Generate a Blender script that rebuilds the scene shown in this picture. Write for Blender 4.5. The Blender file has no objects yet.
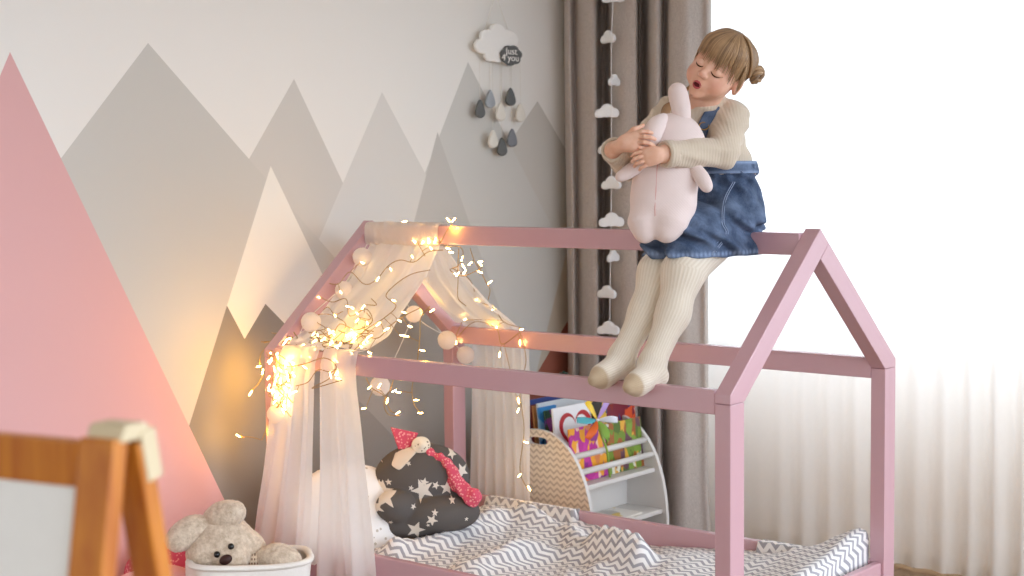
import bpy, bmesh, math, random
import numpy as np
from mathutils import Vector, Matrix
random.seed(7); RNG = np.random.default_rng(11)
SC = bpy.context.scene; COL = SC.collection
V3 = lambda *a: np.array(a, float)

# ------------------------------------------------------------------ camera
FPX = 1546.96
CAM = V3(3.6784, -3.2055, 1.4395)
YAW, PITCH, ROLL = 0.69366, 0.07694, -0.01088
_f = V3(-math.sin(YAW)*math.cos(PITCH), math.cos(YAW)*math.cos(PITCH), -math.sin(PITCH))
_r = V3(math.cos(YAW), math.sin(YAW), 0); _u = np.cross(_r, _f)
CR = math.cos(ROLL)*_r + math.sin(ROLL)*_u; CU = -math.sin(ROLL)*_r + math.cos(ROLL)*_u; CF = _f
def ray(px, py): return CF + (px-512)/FPX*CR - (py-288)/FPX*CU
def at(px, py, axis, val):          # point of the room seen at a pixel, on the plane axis = val
    d = ray(px, py); return CAM + d*((val-CAM[axis])/d[axis])
def atd(px, py, depth): return CAM + depth*ray(px, py)
def proj(p):
    d = np.asarray(p, float)-CAM; z = d@CF; return 512+FPX*(d@CR)/z, 288-FPX*(d@CU)/z
def edge_x(y, z, curve):
    """x of the point (x, y, z) that meets a measured outline"""
    lo, hi = -.3, 1.2; c = np.asarray(curve, float); c = c[np.argsort(c[:, 1])]
    for _ in range(40):
        m = (lo+hi)/2; px, py = proj((m, y, z))
        if px < np.interp(py, c[:, 1], c[:, 0]): lo = m
        else: hi = m
    return (lo+hi)/2
def X_(px, py, v): return at(px, py, 0, v)
def Y_(px, py, v): return at(px, py, 1, v)
def Z_(px, py, v): return at(px, py, 2, v)

# ------------------------------------------------------------------ materials
def lin(h):
    h = h.lstrip('#'); out = []
    for i in (0, 2, 4):
        c = int(h[i:i+2], 16)/255
        out.append(c/12.92 if c <= .04045 else ((c+.055)/1.055)**2.4)
    return (*out, 1)
class S:
    """a shader socket with arithmetic"""
    def __init__(s, nt, k): s.nt, s.k = nt, k
    def op(s, o, *a, clamp=False):
        n = s.nt.nodes.new('ShaderNodeMath'); n.operation = o; n.use_clamp = clamp
        for i, v in enumerate((s,)+a):
            if isinstance(v, S): s.nt.links.new(v.k, n.inputs[i])
            else: n.inputs[i].default_value = float(v)
        return S(s.nt, n.outputs[0])
    def __add__(s, b): return s.op('ADD', b)
    __radd__ = __add__
    def __sub__(s, b): return s.op('SUBTRACT', b)
    def __rsub__(s, b): return (s*-1)+b
    def __mul__(s, b): return s.op('MULTIPLY', b)
    __rmul__ = __mul__
    def __truediv__(s, b): return s.op('DIVIDE', b)
    def lt(s, b): return s.op('LESS_THAN', b)
    def gt(s, b): return s.op('GREATER_THAN', b)
    def min(s, b): return s.op('MINIMUM', b)
    def max(s, b): return s.op('MAXIMUM', b)
    def abs(s): return s.op('ABSOLUTE')
    def pp(s, b): return s.op('PINGPONG', b)
    def frac(s): return s.op('FRACT')
    def mod(s, b): return s.op('FLOORED_MODULO', b)
    def smooth(s, a, b):
        n = s.nt.nodes.new('ShaderNodeMapRange'); n.interpolation_type = 'SMOOTHSTEP'
        s.nt.links.new(s.k, n.inputs[0]); n.inputs[1].default_value = a; n.inputs[2].default_value = b
        return S(s.nt, n.outputs[0])
def coords(nt, kind='Object'):
    if kind == 'World': k = nt.nodes.new('ShaderNodeNewGeometry').outputs['Position']
    elif kind == 'UV': k = nt.nodes.new('ShaderNodeTexCoord').outputs['UV']
    else: k = nt.nodes.new('ShaderNodeTexCoord').outputs[kind]
    n = nt.nodes.new('ShaderNodeSeparateXYZ'); nt.links.new(k, n.inputs[0])
    return k, [S(nt, n.outputs[i]) for i in range(3)]
def attr(nt, name):
    n = nt.nodes.new('ShaderNodeAttribute'); n.attribute_name = name; return n
def noise(nt, scale, detail=3, vec=None, rough=.5):
    n = nt.nodes.new('ShaderNodeTexNoise'); n.inputs['Scale'].default_value = scale
    n.inputs['Detail'].default_value = detail; n.inputs['Roughness'].default_value = rough
    if vec is not None: nt.links.new(vec, n.inputs['Vector'])
    return S(nt, n.outputs['Fac'])
def stretch(nt, vec, sc):
    n = nt.nodes.new('ShaderNodeMapping'); n.inputs['Scale'].default_value = sc
    nt.links.new(vec, n.inputs[0]); return n.outputs[0]
def mixc(nt, fac, a, b):
    n = nt.nodes.new('ShaderNodeMix'); n.data_type = 'RGBA'
    if isinstance(fac, S): nt.links.new(fac.k, n.inputs[0])
    else: n.inputs[0].default_value = fac
    for i, c in ((6, a), (7, b)):
        if isinstance(c, tuple): n.inputs[i].default_value = c
        else: nt.links.new(c, n.inputs[i])
    return n.outputs[2]
def mat(name, col='#808080', rough=.6, spec=.3, build=None, bump=None, var=0, sheen=0, metal=0, sss=0):
    """col: hex; var: noise variation of the colour; bump: (scale, strength[, stretch])"""
    m = bpy.data.materials.new(name); m.use_nodes = True; nt = m.node_tree
    b = nt.nodes['Principled BSDF']; c = lin(col)
    b.inputs['Base Color'].default_value = c; b.inputs['Roughness'].default_value = rough
    b.inputs['Specular IOR Level'].default_value = spec; b.inputs['Metallic'].default_value = metal
    if sheen: b.inputs['Sheen Weight'].default_value = sheen; b.inputs['Sheen Roughness'].default_value = .5
    if sss:
        b.inputs['Subsurface Weight'].default_value = sss; b.inputs['Subsurface Radius'].default_value = (1, .35, .2)
        b.inputs['Subsurface Scale'].default_value = .008
    tc = nt.nodes.new('ShaderNodeTexCoord').outputs['Object']
    v = noise(nt, bump[0] if bump else 40, 3, tc)
    a = max(var, .02)
    d = tuple(max(0, x*(1-a)) for x in c[:3])+(1,); e = tuple(min(1, x*(1+a)) for x in c[:3])+(1,)
    nt.links.new(mixc(nt, v, d, e), b.inputs['Base Color'])
    if bump:
        vec = stretch(nt, tc, bump[2]) if len(bump) > 2 else tc
        h = noise(nt, bump[0], 4, vec)
        add_bump(nt, b, h, bump[1])
    if build: build(nt, b)
    return m
def add_bump(nt, b, h, strength, dist=.004):
    n = nt.nodes.new('ShaderNodeBump'); n.inputs['Strength'].default_value = strength; n.inputs['Distance'].default_value = dist
    nt.links.new(h.k, n.inputs['Height'])
    if b.inputs['Normal'].is_linked:
        nt.links.new(b.inputs['Normal'].links[0].from_socket, n.inputs['Normal'])
    nt.links.new(n.outputs[0], b.inputs['Normal'])
def set_base(nt, b, c): nt.links.new(c, b.inputs['Base Color'])
def sheer_mat(name, col, transp, transl, glossless=.9):
    m = bpy.data.materials.new(name); m.use_nodes = True; nt = m.node_tree
    for n in list(nt.nodes): nt.nodes.remove(n)
    out = nt.nodes.new('ShaderNodeOutputMaterial')
    D = nt.nodes.new('ShaderNodeBsdfDiffuse'); T = nt.nodes.new('ShaderNodeBsdfTranslucent'); P = nt.nodes.new('ShaderNodeBsdfTransparent')
    tc = nt.nodes.new('ShaderNodeTexCoord').outputs['Object']
    v = noise(nt, 60, 3, tc); c = lin(col)
    cc = mixc(nt, v, tuple(x*.97 for x in c[:3])+(1,), c)
    nt.links.new(cc, D.inputs[0]); nt.links.new(cc, T.inputs[0])
    a = nt.nodes.new('ShaderNodeMixShader'); a.inputs[0].default_value = transl
    nt.links.new(D.outputs[0], a.inputs[1]); nt.links.new(T.outputs[0], a.inputs[2])
    k = nt.nodes.new('ShaderNodeMixShader')
    k.inputs[0].default_value = 1-transp
    nt.links.new(P.outputs[0], k.inputs[1]); nt.links.new(a.outputs[0], k.inputs[2])
    nt.links.new(k.outputs[0], out.inputs[0])
    return m
def chevron(nt, u, v, period, amp_ratio, stripe, c1, c2, duty=.5):
    """zig-zag stripes: u across the zig-zag, v across the stripes"""
    zz = (u/period).pp(.5)*2*amp_ratio*period
    return mixc(nt, ((v+zz)/stripe).frac().gt(duty), c1, c2)

# ------------------------------------------------------------------ objects
def mesh_obj(name, verts, faces, m=None, parent=None, smooth=True, cen=True):
    me = bpy.data.meshes.new(name)
    v = np.asarray(verts, float)
    c = (v.min(0)+v.max(0))/2 if cen else np.zeros(3)
    me.from_pydata((v-c).tolist(), [], [tuple(int(i) for i in f) for f in faces])
    return _link(name, me, c, m, parent, smooth)
def _link(name, me, c, m, parent, smooth):
    me.update()
    if m: me.materials.append(m)
    if smooth: me.polygons.foreach_set('use_smooth', [True]*len(me.polygons))
    o = bpy.data.objects.new(name, me); COL.objects.link(o)
    o.location = c
    if parent is not None:
        o.parent = parent; o.location = Vector(c)-wloc(parent)
    return o
def wloc(o):
    p = Vector(o.location)
    while o.parent is not None: o = o.parent; p += Vector(o.location)
    return p
def bm_obj(name, bm, m=None, parent=None, smooth=False):
    bmesh.ops.recalc_face_normals(bm, faces=bm.faces)
    co = np.array([v.co[:] for v in bm.verts]); c = (co.min(0)+co.max(0))/2
    bmesh.ops.translate(bm, verts=bm.verts, vec=Vector(-c))
    me = bpy.data.meshes.new(name); bm.to_mesh(me); bm.free()
    o = _link(name, me, c, m, parent, smooth)
    return o
def thing(name, label, cat, loc, group=None):
    o = bpy.data.objects.new(name, None); COL.objects.link(o); o.location = Vector(loc)
    o.empty_display_size = .05
    return tag(o, label, cat, group)
def tag(o, label=None, cat=None, group=None, kind=None):
    if label: o['label'] = label
    if cat: o['category'] = cat
    if group: o['group'] = group
    if kind: o['kind'] = kind
    return o
def struct(o, label=None): o['kind'] = 'structure'; return tag(o, label)
def box(bm, lo, hi, bev=0, M=None, seg=2):
    lo, hi = V3(*lo), V3(*hi); c = (lo+hi)/2; s = hi-lo
    r = bmesh.ops.create_cube(bm, size=1)
    vs = r['verts']; bmesh.ops.scale(bm, vec=Vector(s), verts=vs)
    if bev:
        es = list({e for v in vs for e in v.link_edges})
        rr = bmesh.ops.bevel(bm, geom=es, offset=bev, segments=seg, affect='EDGES', profile=.5)
        vs = list({v for f in rr['faces'] for v in f.verts} | {v for v in vs if v.is_valid})
        # every vertex of this island
        seen = set(vs); st = list(vs)
        while st:
            v = st.pop()
            for e in v.link_edges:
                w = e.other_vert(v)
                if w not in seen: seen.add(w); st.append(w)
        vs = list(seen)
    if M is not None: bmesh.ops.transform(bm, matrix=M, verts=vs)
    bmesh.ops.translate(bm, vec=Vector(c), verts=vs)
    return vs
def prism(bm, poly, axis, a, b, bev=0):
    """extrude a 2-D polygon along an axis from a to b"""
    def P(p, t):
        q = list(p); q.insert(axis, t); return q
    lo = [bm.verts.new(P(p, a)) for p in poly]; hi = [bm.verts.new(P(p, b)) for p in poly]
    n = len(poly); fs = [bm.faces.new(lo), bm.faces.new(hi[::-1])]
    for i in range(n): fs.append(bm.faces.new((lo[i], hi[i], hi[(i+1) % n], lo[(i+1) % n])))
    bmesh.ops.recalc_face_normals(bm, faces=fs)
    if bev:
        es = [e for f in fs[:2] for e in f.edges]
        if len(poly) <= 8: es = list({e for f in fs for e in f.edges})
        bmesh.ops.bevel(bm, geom=list(set(es)), offset=bev, segments=2, affect='EDGES', profile=.5)
def catmull(pts, n=8):
    p = np.asarray(pts, float)
    if len(p) < 3: return np.array([p[0]+(p[-1]-p[0])*t for t in np.linspace(0, 1, n+1)])
    q = np.vstack([2*p[0]-p[1], p, 2*p[-1]-p[-2]]); out = []
    for i in range(1, len(q)-2):
        a, b, c, d = q[i-1:i+3]
        for t in np.linspace(0, 1, n, endpoint=False):
            out.append(.5*(2*b+(c-a)*t+(2*a-5*b+4*c-d)*t*t+(3*b-a-3*c+d)*t**3))
    out.append(p[-1]); return np.array(out)
def tube_vf(path, rad, k=8, cap=True):
    p = np.asarray(path, float); n = len(p)
    rad = np.broadcast_to(np.asarray(rad, float), (n,))
    t = np.gradient(p, axis=0); t /= np.linalg.norm(t, axis=1)[:, None]+1e-12
    ref = V3(0, 0, 1) if abs(t[0][2]) < .9 else V3(1, 0, 0)
    a = np.cross(t[0], ref); a /= np.linalg.norm(a); V = []; 
    for i in range(n):
        a = a-t[i]*(a@t[i]); a /= np.linalg.norm(a)+1e-12; b = np.cross(t[i], a)
        for j in range(k):
            an = 2*math.pi*j/k; V.append(p[i]+rad[i]*(math.cos(an)*a+math.sin(an)*b))
    Fc = [(i*k+j, i*k+(j+1) % k, (i+1)*k+(j+1) % k, (i+1)*k+j) for i in range(n-1) for j in range(k)]
    if cap: Fc += [tuple(range(k))[::-1], tuple((n-1)*k+j for j in range(k))]
    return V, Fc
class MB:
    def __init__(s): s.v, s.f = [], []
    def add(s, v, f):
        o = len(s.v); s.v += [tuple(x) for x in v]; s.f += [tuple(i+o for i in q) for q in f]; return s
    def tube(s, path, rad, k=8): return s.add(*tube_vf(path, rad, k))
    def build(s, name, m, parent=None, smooth=True): return mesh_obj(name, s.v, s.f, m, parent, smooth)
def grid_vf(fn, nu, nv):
    V = [fn(i/nu, j/nv) for i in range(nu+1) for j in range(nv+1)]; w = nv+1
    return V, [(i*w+j, (i+1)*w+j, (i+1)*w+j+1, i*w+j+1) for i in range(nu) for j in range(nv)]
def solid(o, t, off=0):
    m = o.modifiers.new('thickness', 'SOLIDIFY'); m.thickness = t; m.offset = off; return o
def vnoise(seed):
    """smooth 1-D noise"""
    r = np.random.default_rng(seed).uniform(-1, 1, 256)
    def f(x):
        i = math.floor(x); t = x-i; t = t*t*(3-2*t); return r[i % 256]*(1-t)+r[(i+1) % 256]*t
    return f

# ------------------------------------------------------------------ implicit surfaces -> one continuous mesh
def nrm(a): return np.sqrt((a*a).sum(-1))
def rc(P, a, b, ra, rb):
    a, b = np.asarray(a, float), np.asarray(b, float); ba = b-a; pa = P-a
    h = np.clip((pa@ba)/max(ba@ba, 1e-12), 0, 1); return nrm(pa-h[..., None]*ba)-(ra+(rb-ra)*h)
def ell(P, c, r, M=None):
    q = P-np.asarray(c, float)
    if M is not None: q = q@np.asarray(M).T
    r = np.asarray(r, float); k0 = nrm(q/r); k1 = nrm(q/(r*r))+1e-9; return k0*(k0-1)/k1
def smin(a, b, k):
    h = np.clip(.5+.5*(b-a)/k, 0, 1); return b+(a-b)*h-k*h*(1-h)
def smax(a, b, k): return -smin(-a, -b, k)
def chain(P, pts, rads, k=.01):
    d = None
    for i in range(len(pts)-1):
        e = rc(P, pts[i], pts[i+1], rads[i], rads[i+1]); d = e if d is None else smin(d, e, k)
    return d
def surf(f, lo, hi, h):
    lo, hi = V3(*lo), V3(*hi); n = np.ceil((hi-lo)/h).astype(int)+1
    B = 20; D = np.empty(n, np.float32)
    ax = [lo[i]+h*np.arange(n[i]) for i in range(3)]
    for i in range(0, n[0], B):
        for j in range(0, n[1], B):
            for k in range(0, n[2], B):
                xs, ys, zs = ax[0][i:i+B], ax[1][j:j+B], ax[2][k:k+B]
                c = V3((xs[0]+xs[-1])/2, (ys[0]+ys[-1])/2, (zs[0]+zs[-1])/2)
                R = .5*math.sqrt((xs[-1]-xs[0])**2+(ys[-1]-ys[0])**2+(zs[-1]-zs[0])**2)
                dc = float(f(c[None])[0])
                if abs(dc) > R*1.4+.02: D[i:i+B, j:j+B, k:k+B] = dc
                else:
                    G = np.stack(np.meshgrid(xs, ys, zs, indexing='ij'), -1)
                    D[i:i+B, j:j+B, k:k+B] = f(G.reshape(-1, 3)).reshape(G.shape[:3])
    ins = D < 0
    cs = [ins[a:n[0]-1+a, b:n[1]-1+b, c:n[2]-1+c] for a in (0, 1) for b in (0, 1) for c in (0, 1)]
    any_ = np.logical_or.reduce(cs); all_ = np.logical_and.reduce(cs)
    act = np.argwhere(any_ & ~all_); ids = -np.ones(any_.shape, np.int64); ids[tuple(act.T)] = np.arange(len(act))
    acc = np.zeros((len(act), 3)); cnt = np.zeros(len(act))
    off = np.array([[a, b, c] for a in (0, 1) for b in (0, 1) for c in (0, 1)])
    for p in range(8):
        for q in range(p+1, 8):
            if np.abs(off[p]-off[q]).sum() != 1: continue
            d0 = D[tuple((act+off[p]).T)]; d1 = D[tuple((act+off[q]).T)]; mk = (d0 < 0) != (d1 < 0)
            t = np.where(mk, d0/np.where(mk, d0-d1, 1), 0)[:, None]
            acc += np.where(mk[:, None], off[p]+(off[q]-off[p])*t, 0); cnt += mk
    V = lo+h*(act+acc/cnt[:, None])
    F = []
    for a in range(3):
        b, c = (a+1) % 3, (a+2) % 3
        sl0 = [slice(None)]*3; sl1 = [slice(None)]*3; sl0[a] = slice(0, n[a]-1); sl1[a] = slice(1, n[a])
        ch = ins[tuple(sl0)] != ins[tuple(sl1)]
        E = np.argwhere(ch); E = E[(E[:, b] > 0) & (E[:, c] > 0) & (E[:, b] < n[b]-1) & (E[:, c] < n[c]-1)]
        eb = np.zeros(3, int); ec = np.zeros(3, int); eb[b] = 1; ec[c] = 1
        q = np.stack([ids[tuple((E-eb-ec).T)], ids[tuple((E-ec).T)], ids[tuple(E.T)], ids[tuple((E-eb).T)]], 1)
        fl = ~ins[tuple(E.T)]; q[fl] = q[fl][:, ::-1]; F.append(q)
    F = np.vstack(F); F = F[(F >= 0).all(1)]
    e = h*.5
    for _ in range(2):
        d = f(V); g = np.stack([f(V+np.eye(3)[i]*e)-f(V-np.eye(3)[i]*e) for i in range(3)], -1)
        g /= nrm(g)[:, None]+1e-9; V = V-np.clip(d, -h, h)[:, None]*g*.8
    return V, F
def sdf_obj(name, f, lo, hi, h, m, parent=None, attrs=None):
    V, F = surf(f, lo, hi, h)
    o = mesh_obj(name, V, F, m, parent)
    for k, fn in (attrs or {}).items():
        val = fn(V); a = o.data.attributes.new(k, 'FLOAT', 'POINT'); a.data.foreach_set('value', val.astype(np.float32))
    return o
def uvs(o, uv):
    l = o.data.uv_layers.new(name='UVMap')
    idx = np.empty(len(o.data.loops), np.int32); o.data.loops.foreach_get('vertex_index', idx)
    l.data.foreach_set('uv', np.asarray(uv, np.float32)[idx].ravel())
SKY_WIN, SKY_ROOM, EXPOSURE, LED, GLOW, SKY_SIDE = 6.0, 1.0, 0.22, 44, 3.0, 2.5
# ------------------------------------------------------------------ the room
XW, YB, YS, YC = -.15, 2.36, 1.86, 1.68       # mural wall, window wall, voile, grey curtain
ZC = 2.65
def mural(nt, b):
    k, (x, y, z) = coords(nt, 'World')
    cur = lin('#EDEAE3')
    def mtn(ap, L, R, col):
        nonlocal cur
        a, l, r = X_(*ap, XW), X_(*L, XW), X_(*R, XW)
        kl = (a[2]-l[2])/(a[1]-l[1]); kr = (a[2]-r[2])/(r[1]-a[1])
        top = ((y-a[1])*kl+a[2]).min((y-a[1])*(-kr)+a[2])
        cur = mixc(nt, z.lt(top), cur, lin(col))
    g = '#CCC9C1'
    mtn((294, 79), (249, 159), (343, 183), '#D0CCC4')
    mtn((537.5, 101), (500, 157), (566, 150), '#CBC7BE')
    mtn((468, 62), (425, 173), (515, 154), '#CECCC5')
    mtn((382, 92), (343, 183), (425, 173), '#DBD8D1')
    mtn((148, 43), (62, 157), (249, 159), g)
    mtn((437.5, 132), (414, 222), (499, 307), '#C4C1BA')
    mtn((270.7, 166), (227, 305.5), (321, 271.5), '#F0ECE2')
    mtn((392, 262), (295, 400), (500, 420), '#A09A92')
    mtn((227, 305.5), (190, 423), (244.6, 339), '#918B84')
    mtn((265.5, 303.8), (244.6, 339), (285, 324), '#918B84')
    mtn((582, 190), (567, 250), (600, 250), '#C8BCA9')
    mtn((580, 300), (540, 368), (620, 368), '#A0604E')
    mtn((10, 52), (0, 76), (226, 503), '#DDAEAC')
    set_base(nt, b, cur)
    n = noise(nt, 220, 2, k); add_bump(nt, b, n, .12, .001)
M_WALL = mat('wall_paint_mural', '#EDEAE3', .75, .2, build=mural)
M_PLAIN = mat('wall_paint', '#D4B28C', .8, .2, bump=(180, .08), var=.02)
M_CEIL = mat('ceiling_paint', '#F2F0EC', .85, .1, bump=(120, .05))
M_TRIM = mat('white_trim', '#F0EEEA', .45, .4, bump=(90, .03))
def planks(nt, b):
    k, (x, y, z) = coords(nt, 'World')
    row = (x/.14); cell = row.op('FLOOR'); off = (cell*.37).frac()
    seam = row.frac().lt(.02).max(((y/1.1)+off).frac().lt(.003))
    tone = ((cell*12.9898).op('SINE')*43758.5).frac()
    g = noise(nt, 9, 5, stretch(nt, k, (9, .7, 1)))
    c = mixc(nt, g, lin('#7E674F'), lin('#9C8162')); c = mixc(nt, tone*.35, c, lin('#8E7354'))
    set_base(nt, b, mixc(nt, seam, c, lin('#6B5138')))
M_FLOOR = mat('floor_laminate', '#BF9B72', .4, .4, build=planks)
def slab(name, lo, hi, m):
    bm = bmesh.new(); box(bm, lo, hi); return struct(bm_obj(name, bm, m))
RX, FY = 4.8, -4.4
slab('floor', (XW-.1, FY, -.08), (RX, YB+.12, 0), M_FLOOR)
slab('ceiling', (XW-.1, FY, ZC), (RX, YB+.12, ZC+.08), M_CEIL)
slab('wall_left', (XW-.1, FY, 0), (XW, YB+.12, ZC), M_WALL)
WX0, WX1, WZ0, WZ1 = -.03, 3.9, .74, 2.46
bm = bmesh.new()
for lo, hi in (((XW, YB, 0), (WX0, YB+.12, ZC)), ((WX1, YB, 0), (RX, YB+.12, ZC)), ((WX0, YB, 0), (WX1, YB+.12, WZ0)), ((WX0, YB, WZ1), (WX1, YB+.12, ZC))): box(bm, lo, hi)
bmesh.ops.remove_doubles(bm, verts=bm.verts, dist=1e-5)
struct(bm_obj('wall_back', bm, M_PLAIN))
bm = bmesh.new(); box(bm, (XW, FY, .0), (XW+.014, YB, .07), .004); struct(bm_obj('baseboard_left', bm, M_TRIM))
bm = bmesh.new(); box(bm, (XW+.014, YB-.014, .0), (RX, YB, .07), .004); struct(bm_obj('baseboard_back', bm, M_TRIM))
win = bpy.data.objects.new('window_1', None); COL.objects.link(win); win.location = ((WX0+WX1)/2, YB+.06, WZ0); struct(win)
bm = bmesh.new(); t = .055
box(bm, (WX0, YB+.03, WZ0), (WX0+t, YB+.1, WZ1), .006); box(bm, (WX1-t, YB+.03, WZ0), (WX1, YB+.1, WZ1), .006)
box(bm, (WX0+t, YB+.03, WZ0), (WX1-t, YB+.1, WZ0+t), .006); box(bm, (WX0+t, YB+.03, WZ1-t), (WX1-t, YB+.1, WZ1), .006)
box(bm, (2.36, YB+.03, WZ0+t), (2.42, YB+.1, WZ1-t), .006)
bm_obj('window_frame', bm, M_TRIM, win)
def pane_mat():
    m = bpy.data.materials.new('window_glass'); m.use_nodes = True; nt = m.node_tree
    for n in list(nt.nodes): nt.nodes.remove(n)
    o = nt.nodes.new('ShaderNodeOutputMaterial'); a = nt.nodes.new('ShaderNodeBsdfTransparent'); g = nt.nodes.new('ShaderNodeBsdfGlossy')
    g.inputs['Roughness'].default_value = .02; mx = nt.nodes.new('ShaderNodeMixShader'); mx.inputs[0].default_value = .07
    a.inputs[0].default_value = (.97, .985, .98, 1)
    nt.links.new(a.outputs[0], mx.inputs[1]); nt.links.new(g.outputs[0], mx.inputs[2]); nt.links.new(mx.outputs[0], o.inputs[0]); return m
bm = bmesh.new(); box(bm, (WX0+t, YB+.062, WZ0+t), (WX1-t, YB+.068, WZ1-t)); bm_obj('window_pane', bm, pane_mat(), win)
bm = bmesh.new(); box(bm, (WX0-.0, YB-.05, WZ0-.03), (WX1+.03, YB+.03, WZ0), .006); bm_obj('window_sill', bm, M_TRIM, win)

# ------------------------------------------------------------------ curtains
def linen(nt, b):
    k, (x, y, z) = coords(nt, 'Object')
    a = noise(nt, 1, 4, stretch(nt, k, (160, 160, 900))); c = noise(nt, 1, 4, stretch(nt, k, (900, 900, 60)))
    f = (a*.6+c*.4)
    set_base(nt, b, mixc(nt, f.smooth(.3, .7), lin('#A3988F'), lin('#CCC2BA'))); add_bump(nt, b, f, .35, .0015)
M_LINEN = mat('grey_linen', '#9A8F87', .9, .1, build=linen, sheen=.15)
PROF = [(566, .03), (571, -.045), (577, .02), (583, -.05), (593, -.065), (597, .02), (602, .13), (608, .13), (612, -.02), (619, -.065), (633, -.06), (637, -.03), (640, .11), (646, .13), (650, .01), (654, -.055), (660, -.05), (664, .04), (668, .03), (672, -.045), (684, -.055), (694, -.02), (703, .02), (709, .03), (713, .07)]
pp = catmull([(Y_(p, 120, YC+d)[0], d) for p, d in PROF], 6)
pp = np.vstack([catmull([(XW+.016, .24), (-.125, .16), tuple(pp[0])], 6)[:-1], pp])
n1, n2 = vnoise(3), vnoise(5)
def cur_fn(i, j):
    x, d = pp[i]; z = ZC*j/48+.004
    w = n1(x*14+z*.7)*.006+n2(x*9-z*1.3)*.008
    s = .78+.22*(z/ZC)+.1*n1(x*7+3)
    sp = (1-z/ZC)
    if z < .25: w += .025*(.25-z)/.25*n2(x*11+7)
    return (x+.010*n2(z*1.1+x*5)*sp*2+.02*sp*(x-.15)-.0*sp, YC+d*s+w-.02*sp*sp, min(z, ZC))
V = [cur_fn(i, j) for i in range(len(pp)) for j in range(49)]
F = [(i*49+j, (i+1)*49+j, (i+1)*49+j+1, i*49+j+1) for i in range(len(pp)-1) for j in range(48)]
V = [(max(v[0], XW+.012), v[1], v[2]) for v in V]
o = mesh_obj('curtain', V, F, M_LINEN); solid(o, .003)
tag(o, 'grey linen blackout curtain hanging in deep folds beside the bright window', 'curtain')
M_VOILE = sheer_mat('white_voile', '#EFEBE5', .10, .43)
n3, n4 = vnoise(21), vnoise(22)
NS = 420
def voile_xy(i):
    x = .12+2.75*i/NS
    return x, YS+.018*math.sin(x*62+2.2*n3(x*2.1))*(.6+.6*n4(x*3.1))+.022*n3(x*5+9)
def sheer_strip(z0, z1, nz, dy=0):
    V, F = [], []
    for i in range(NS+1):
        x, y = voile_xy(i)
        for j in range(nz+1):
            z = z0+(z1-z0)*j/nz
            V.append((x+.006*n4(z*1.5+x*3), y+dy+.008*n3(z*.9+x*6)*(1-z/ZC), z))
    F = [(i*(nz+1)+j, (i+1)*(nz+1)+j, (i+1)*(nz+1)+j+1, i*(nz+1)+j+1) for i in range(NS) for j in range(nz)]
    return V, F
vo = mesh_obj('sheer_curtain', *sheer_strip(.012, ZC, 16), M_VOILE)
tag(vo, 'white sheer voile curtain drawn across the bright window', 'curtain')
hm = mesh_obj('hem', *sheer_strip(.012, .06, 2, -.004), M_VOILE, vo)

# ------------------------------------------------------------------ house bed
M_PINK = mat('pink_lacquer', '#C69DA4', .26, .9, bump=(30, .05, (.3, 3, 3)), var=.02)
L, W, LX, WY = 1.7, .897, .045, .0653
ZJ, ZBD, ZA = .86, .8837, 1.2735
bed = thing('house_bed', 'pink lacquered wooden house-shaped child bed with an open roof frame', 'bed', (L/2, W/2, 0))
def part(name, fn, m=M_PINK, parent=bed):
    bm = bmesh.new(); fn(bm); return bm_obj(name, bm, m, parent)
for x0 in (0, L-LX):
    for y0 in (0, W-WY):
        part('post', lambda b: box(b, (x0, y0, 0), (x0+LX, y0+WY, ZJ-.0006), .0022))
    part('rafter', lambda b: prism(b, [(0, ZJ), (0, ZBD), (W/2, ZA), (.4948, 1.2332), (WY, ZJ)], 0, x0, x0+LX, .002))
    part('rafter', lambda b: prism(b, [(W, ZJ), (W, ZBD), (.4956, 1.2330), (.4494, 1.1927), (W-WY, ZJ)], 0, x0, x0+LX, .002))
part('ridge_beam', lambda b: box(b, (LX, .4145, 1.2034), (L-LX, .4595, 1.2618), .003))
part('eave_rail', lambda b: box(b, (LX, .0006, .8321), (L-LX, .03, .8926), .0028))
part('eave_rail', lambda b: box(b, (LX, W-WY-.002, .830), (L-LX, W-.034, .889), .0028))
part('side_rail', lambda b: box(b, (LX, .0006, .10), (L-LX, .026, .2986), .004))
part('side_rail', lambda b: box(b, (LX, W-WY-.002, .10), (L-LX, W-.04, .3006), .004))
part('end_board', lambda b: box(b, (.008, WY, .10), (.032, W-WY, .2986), .004))
part('end_board', lambda b: box(b, (L-.032, WY, .10), (L-.008, W-WY, .2986), .004))
part('slat_base', lambda b: [box(b, (x, .03, .085), (x+.07, W-.066, .1), .003) for x in np.arange(.06, 1.6, .11)], mat('pine_slats', '#D8B98C', .6, .2, bump=(20, .1, (.4, 6, 6))))
def ticking(nt, b): pass
M_MATT = mat('white_sheet', '#EFEDE9', .9, .1, bump=(60, .2))
part('mattress', lambda b: box(b, (.05, .034, .1), (1.65, W-.07, .225), .03, seg=4), M_MATT, None)
mt = bpy.data.objects['mattress']; tag(mt, 'white mattress lying inside the pink bed under the duvet', 'mattress')
for p in mt.data.polygons: p.use_smooth = True

# ------------------------------------------------------------------ daylight
w = bpy.data.worlds.new('sky'); SC.world = w; w.use_nodes = True; nt = w.node_tree
bg = nt.nodes['Background']
k, (dx, dy, dz) = coords(nt, 'Generated')
toward = dy.smooth(-.15, .55)
ground = dz.smooth(-.12, .02)
cw = mixc(nt, toward.max(dx.smooth(.3, .9)), (1, .965, .925, 1), (.82, .91, 1.05, 1))
nt.links.new(cw, bg.inputs[0])
side = dx.smooth(.35, .95)*(1-toward)
st = (toward*SKY_WIN+SKY_ROOM+side*SKY_SIDE)*(ground*.86+.14)
nt.links.new(st.k, bg.inputs[1])

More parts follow.
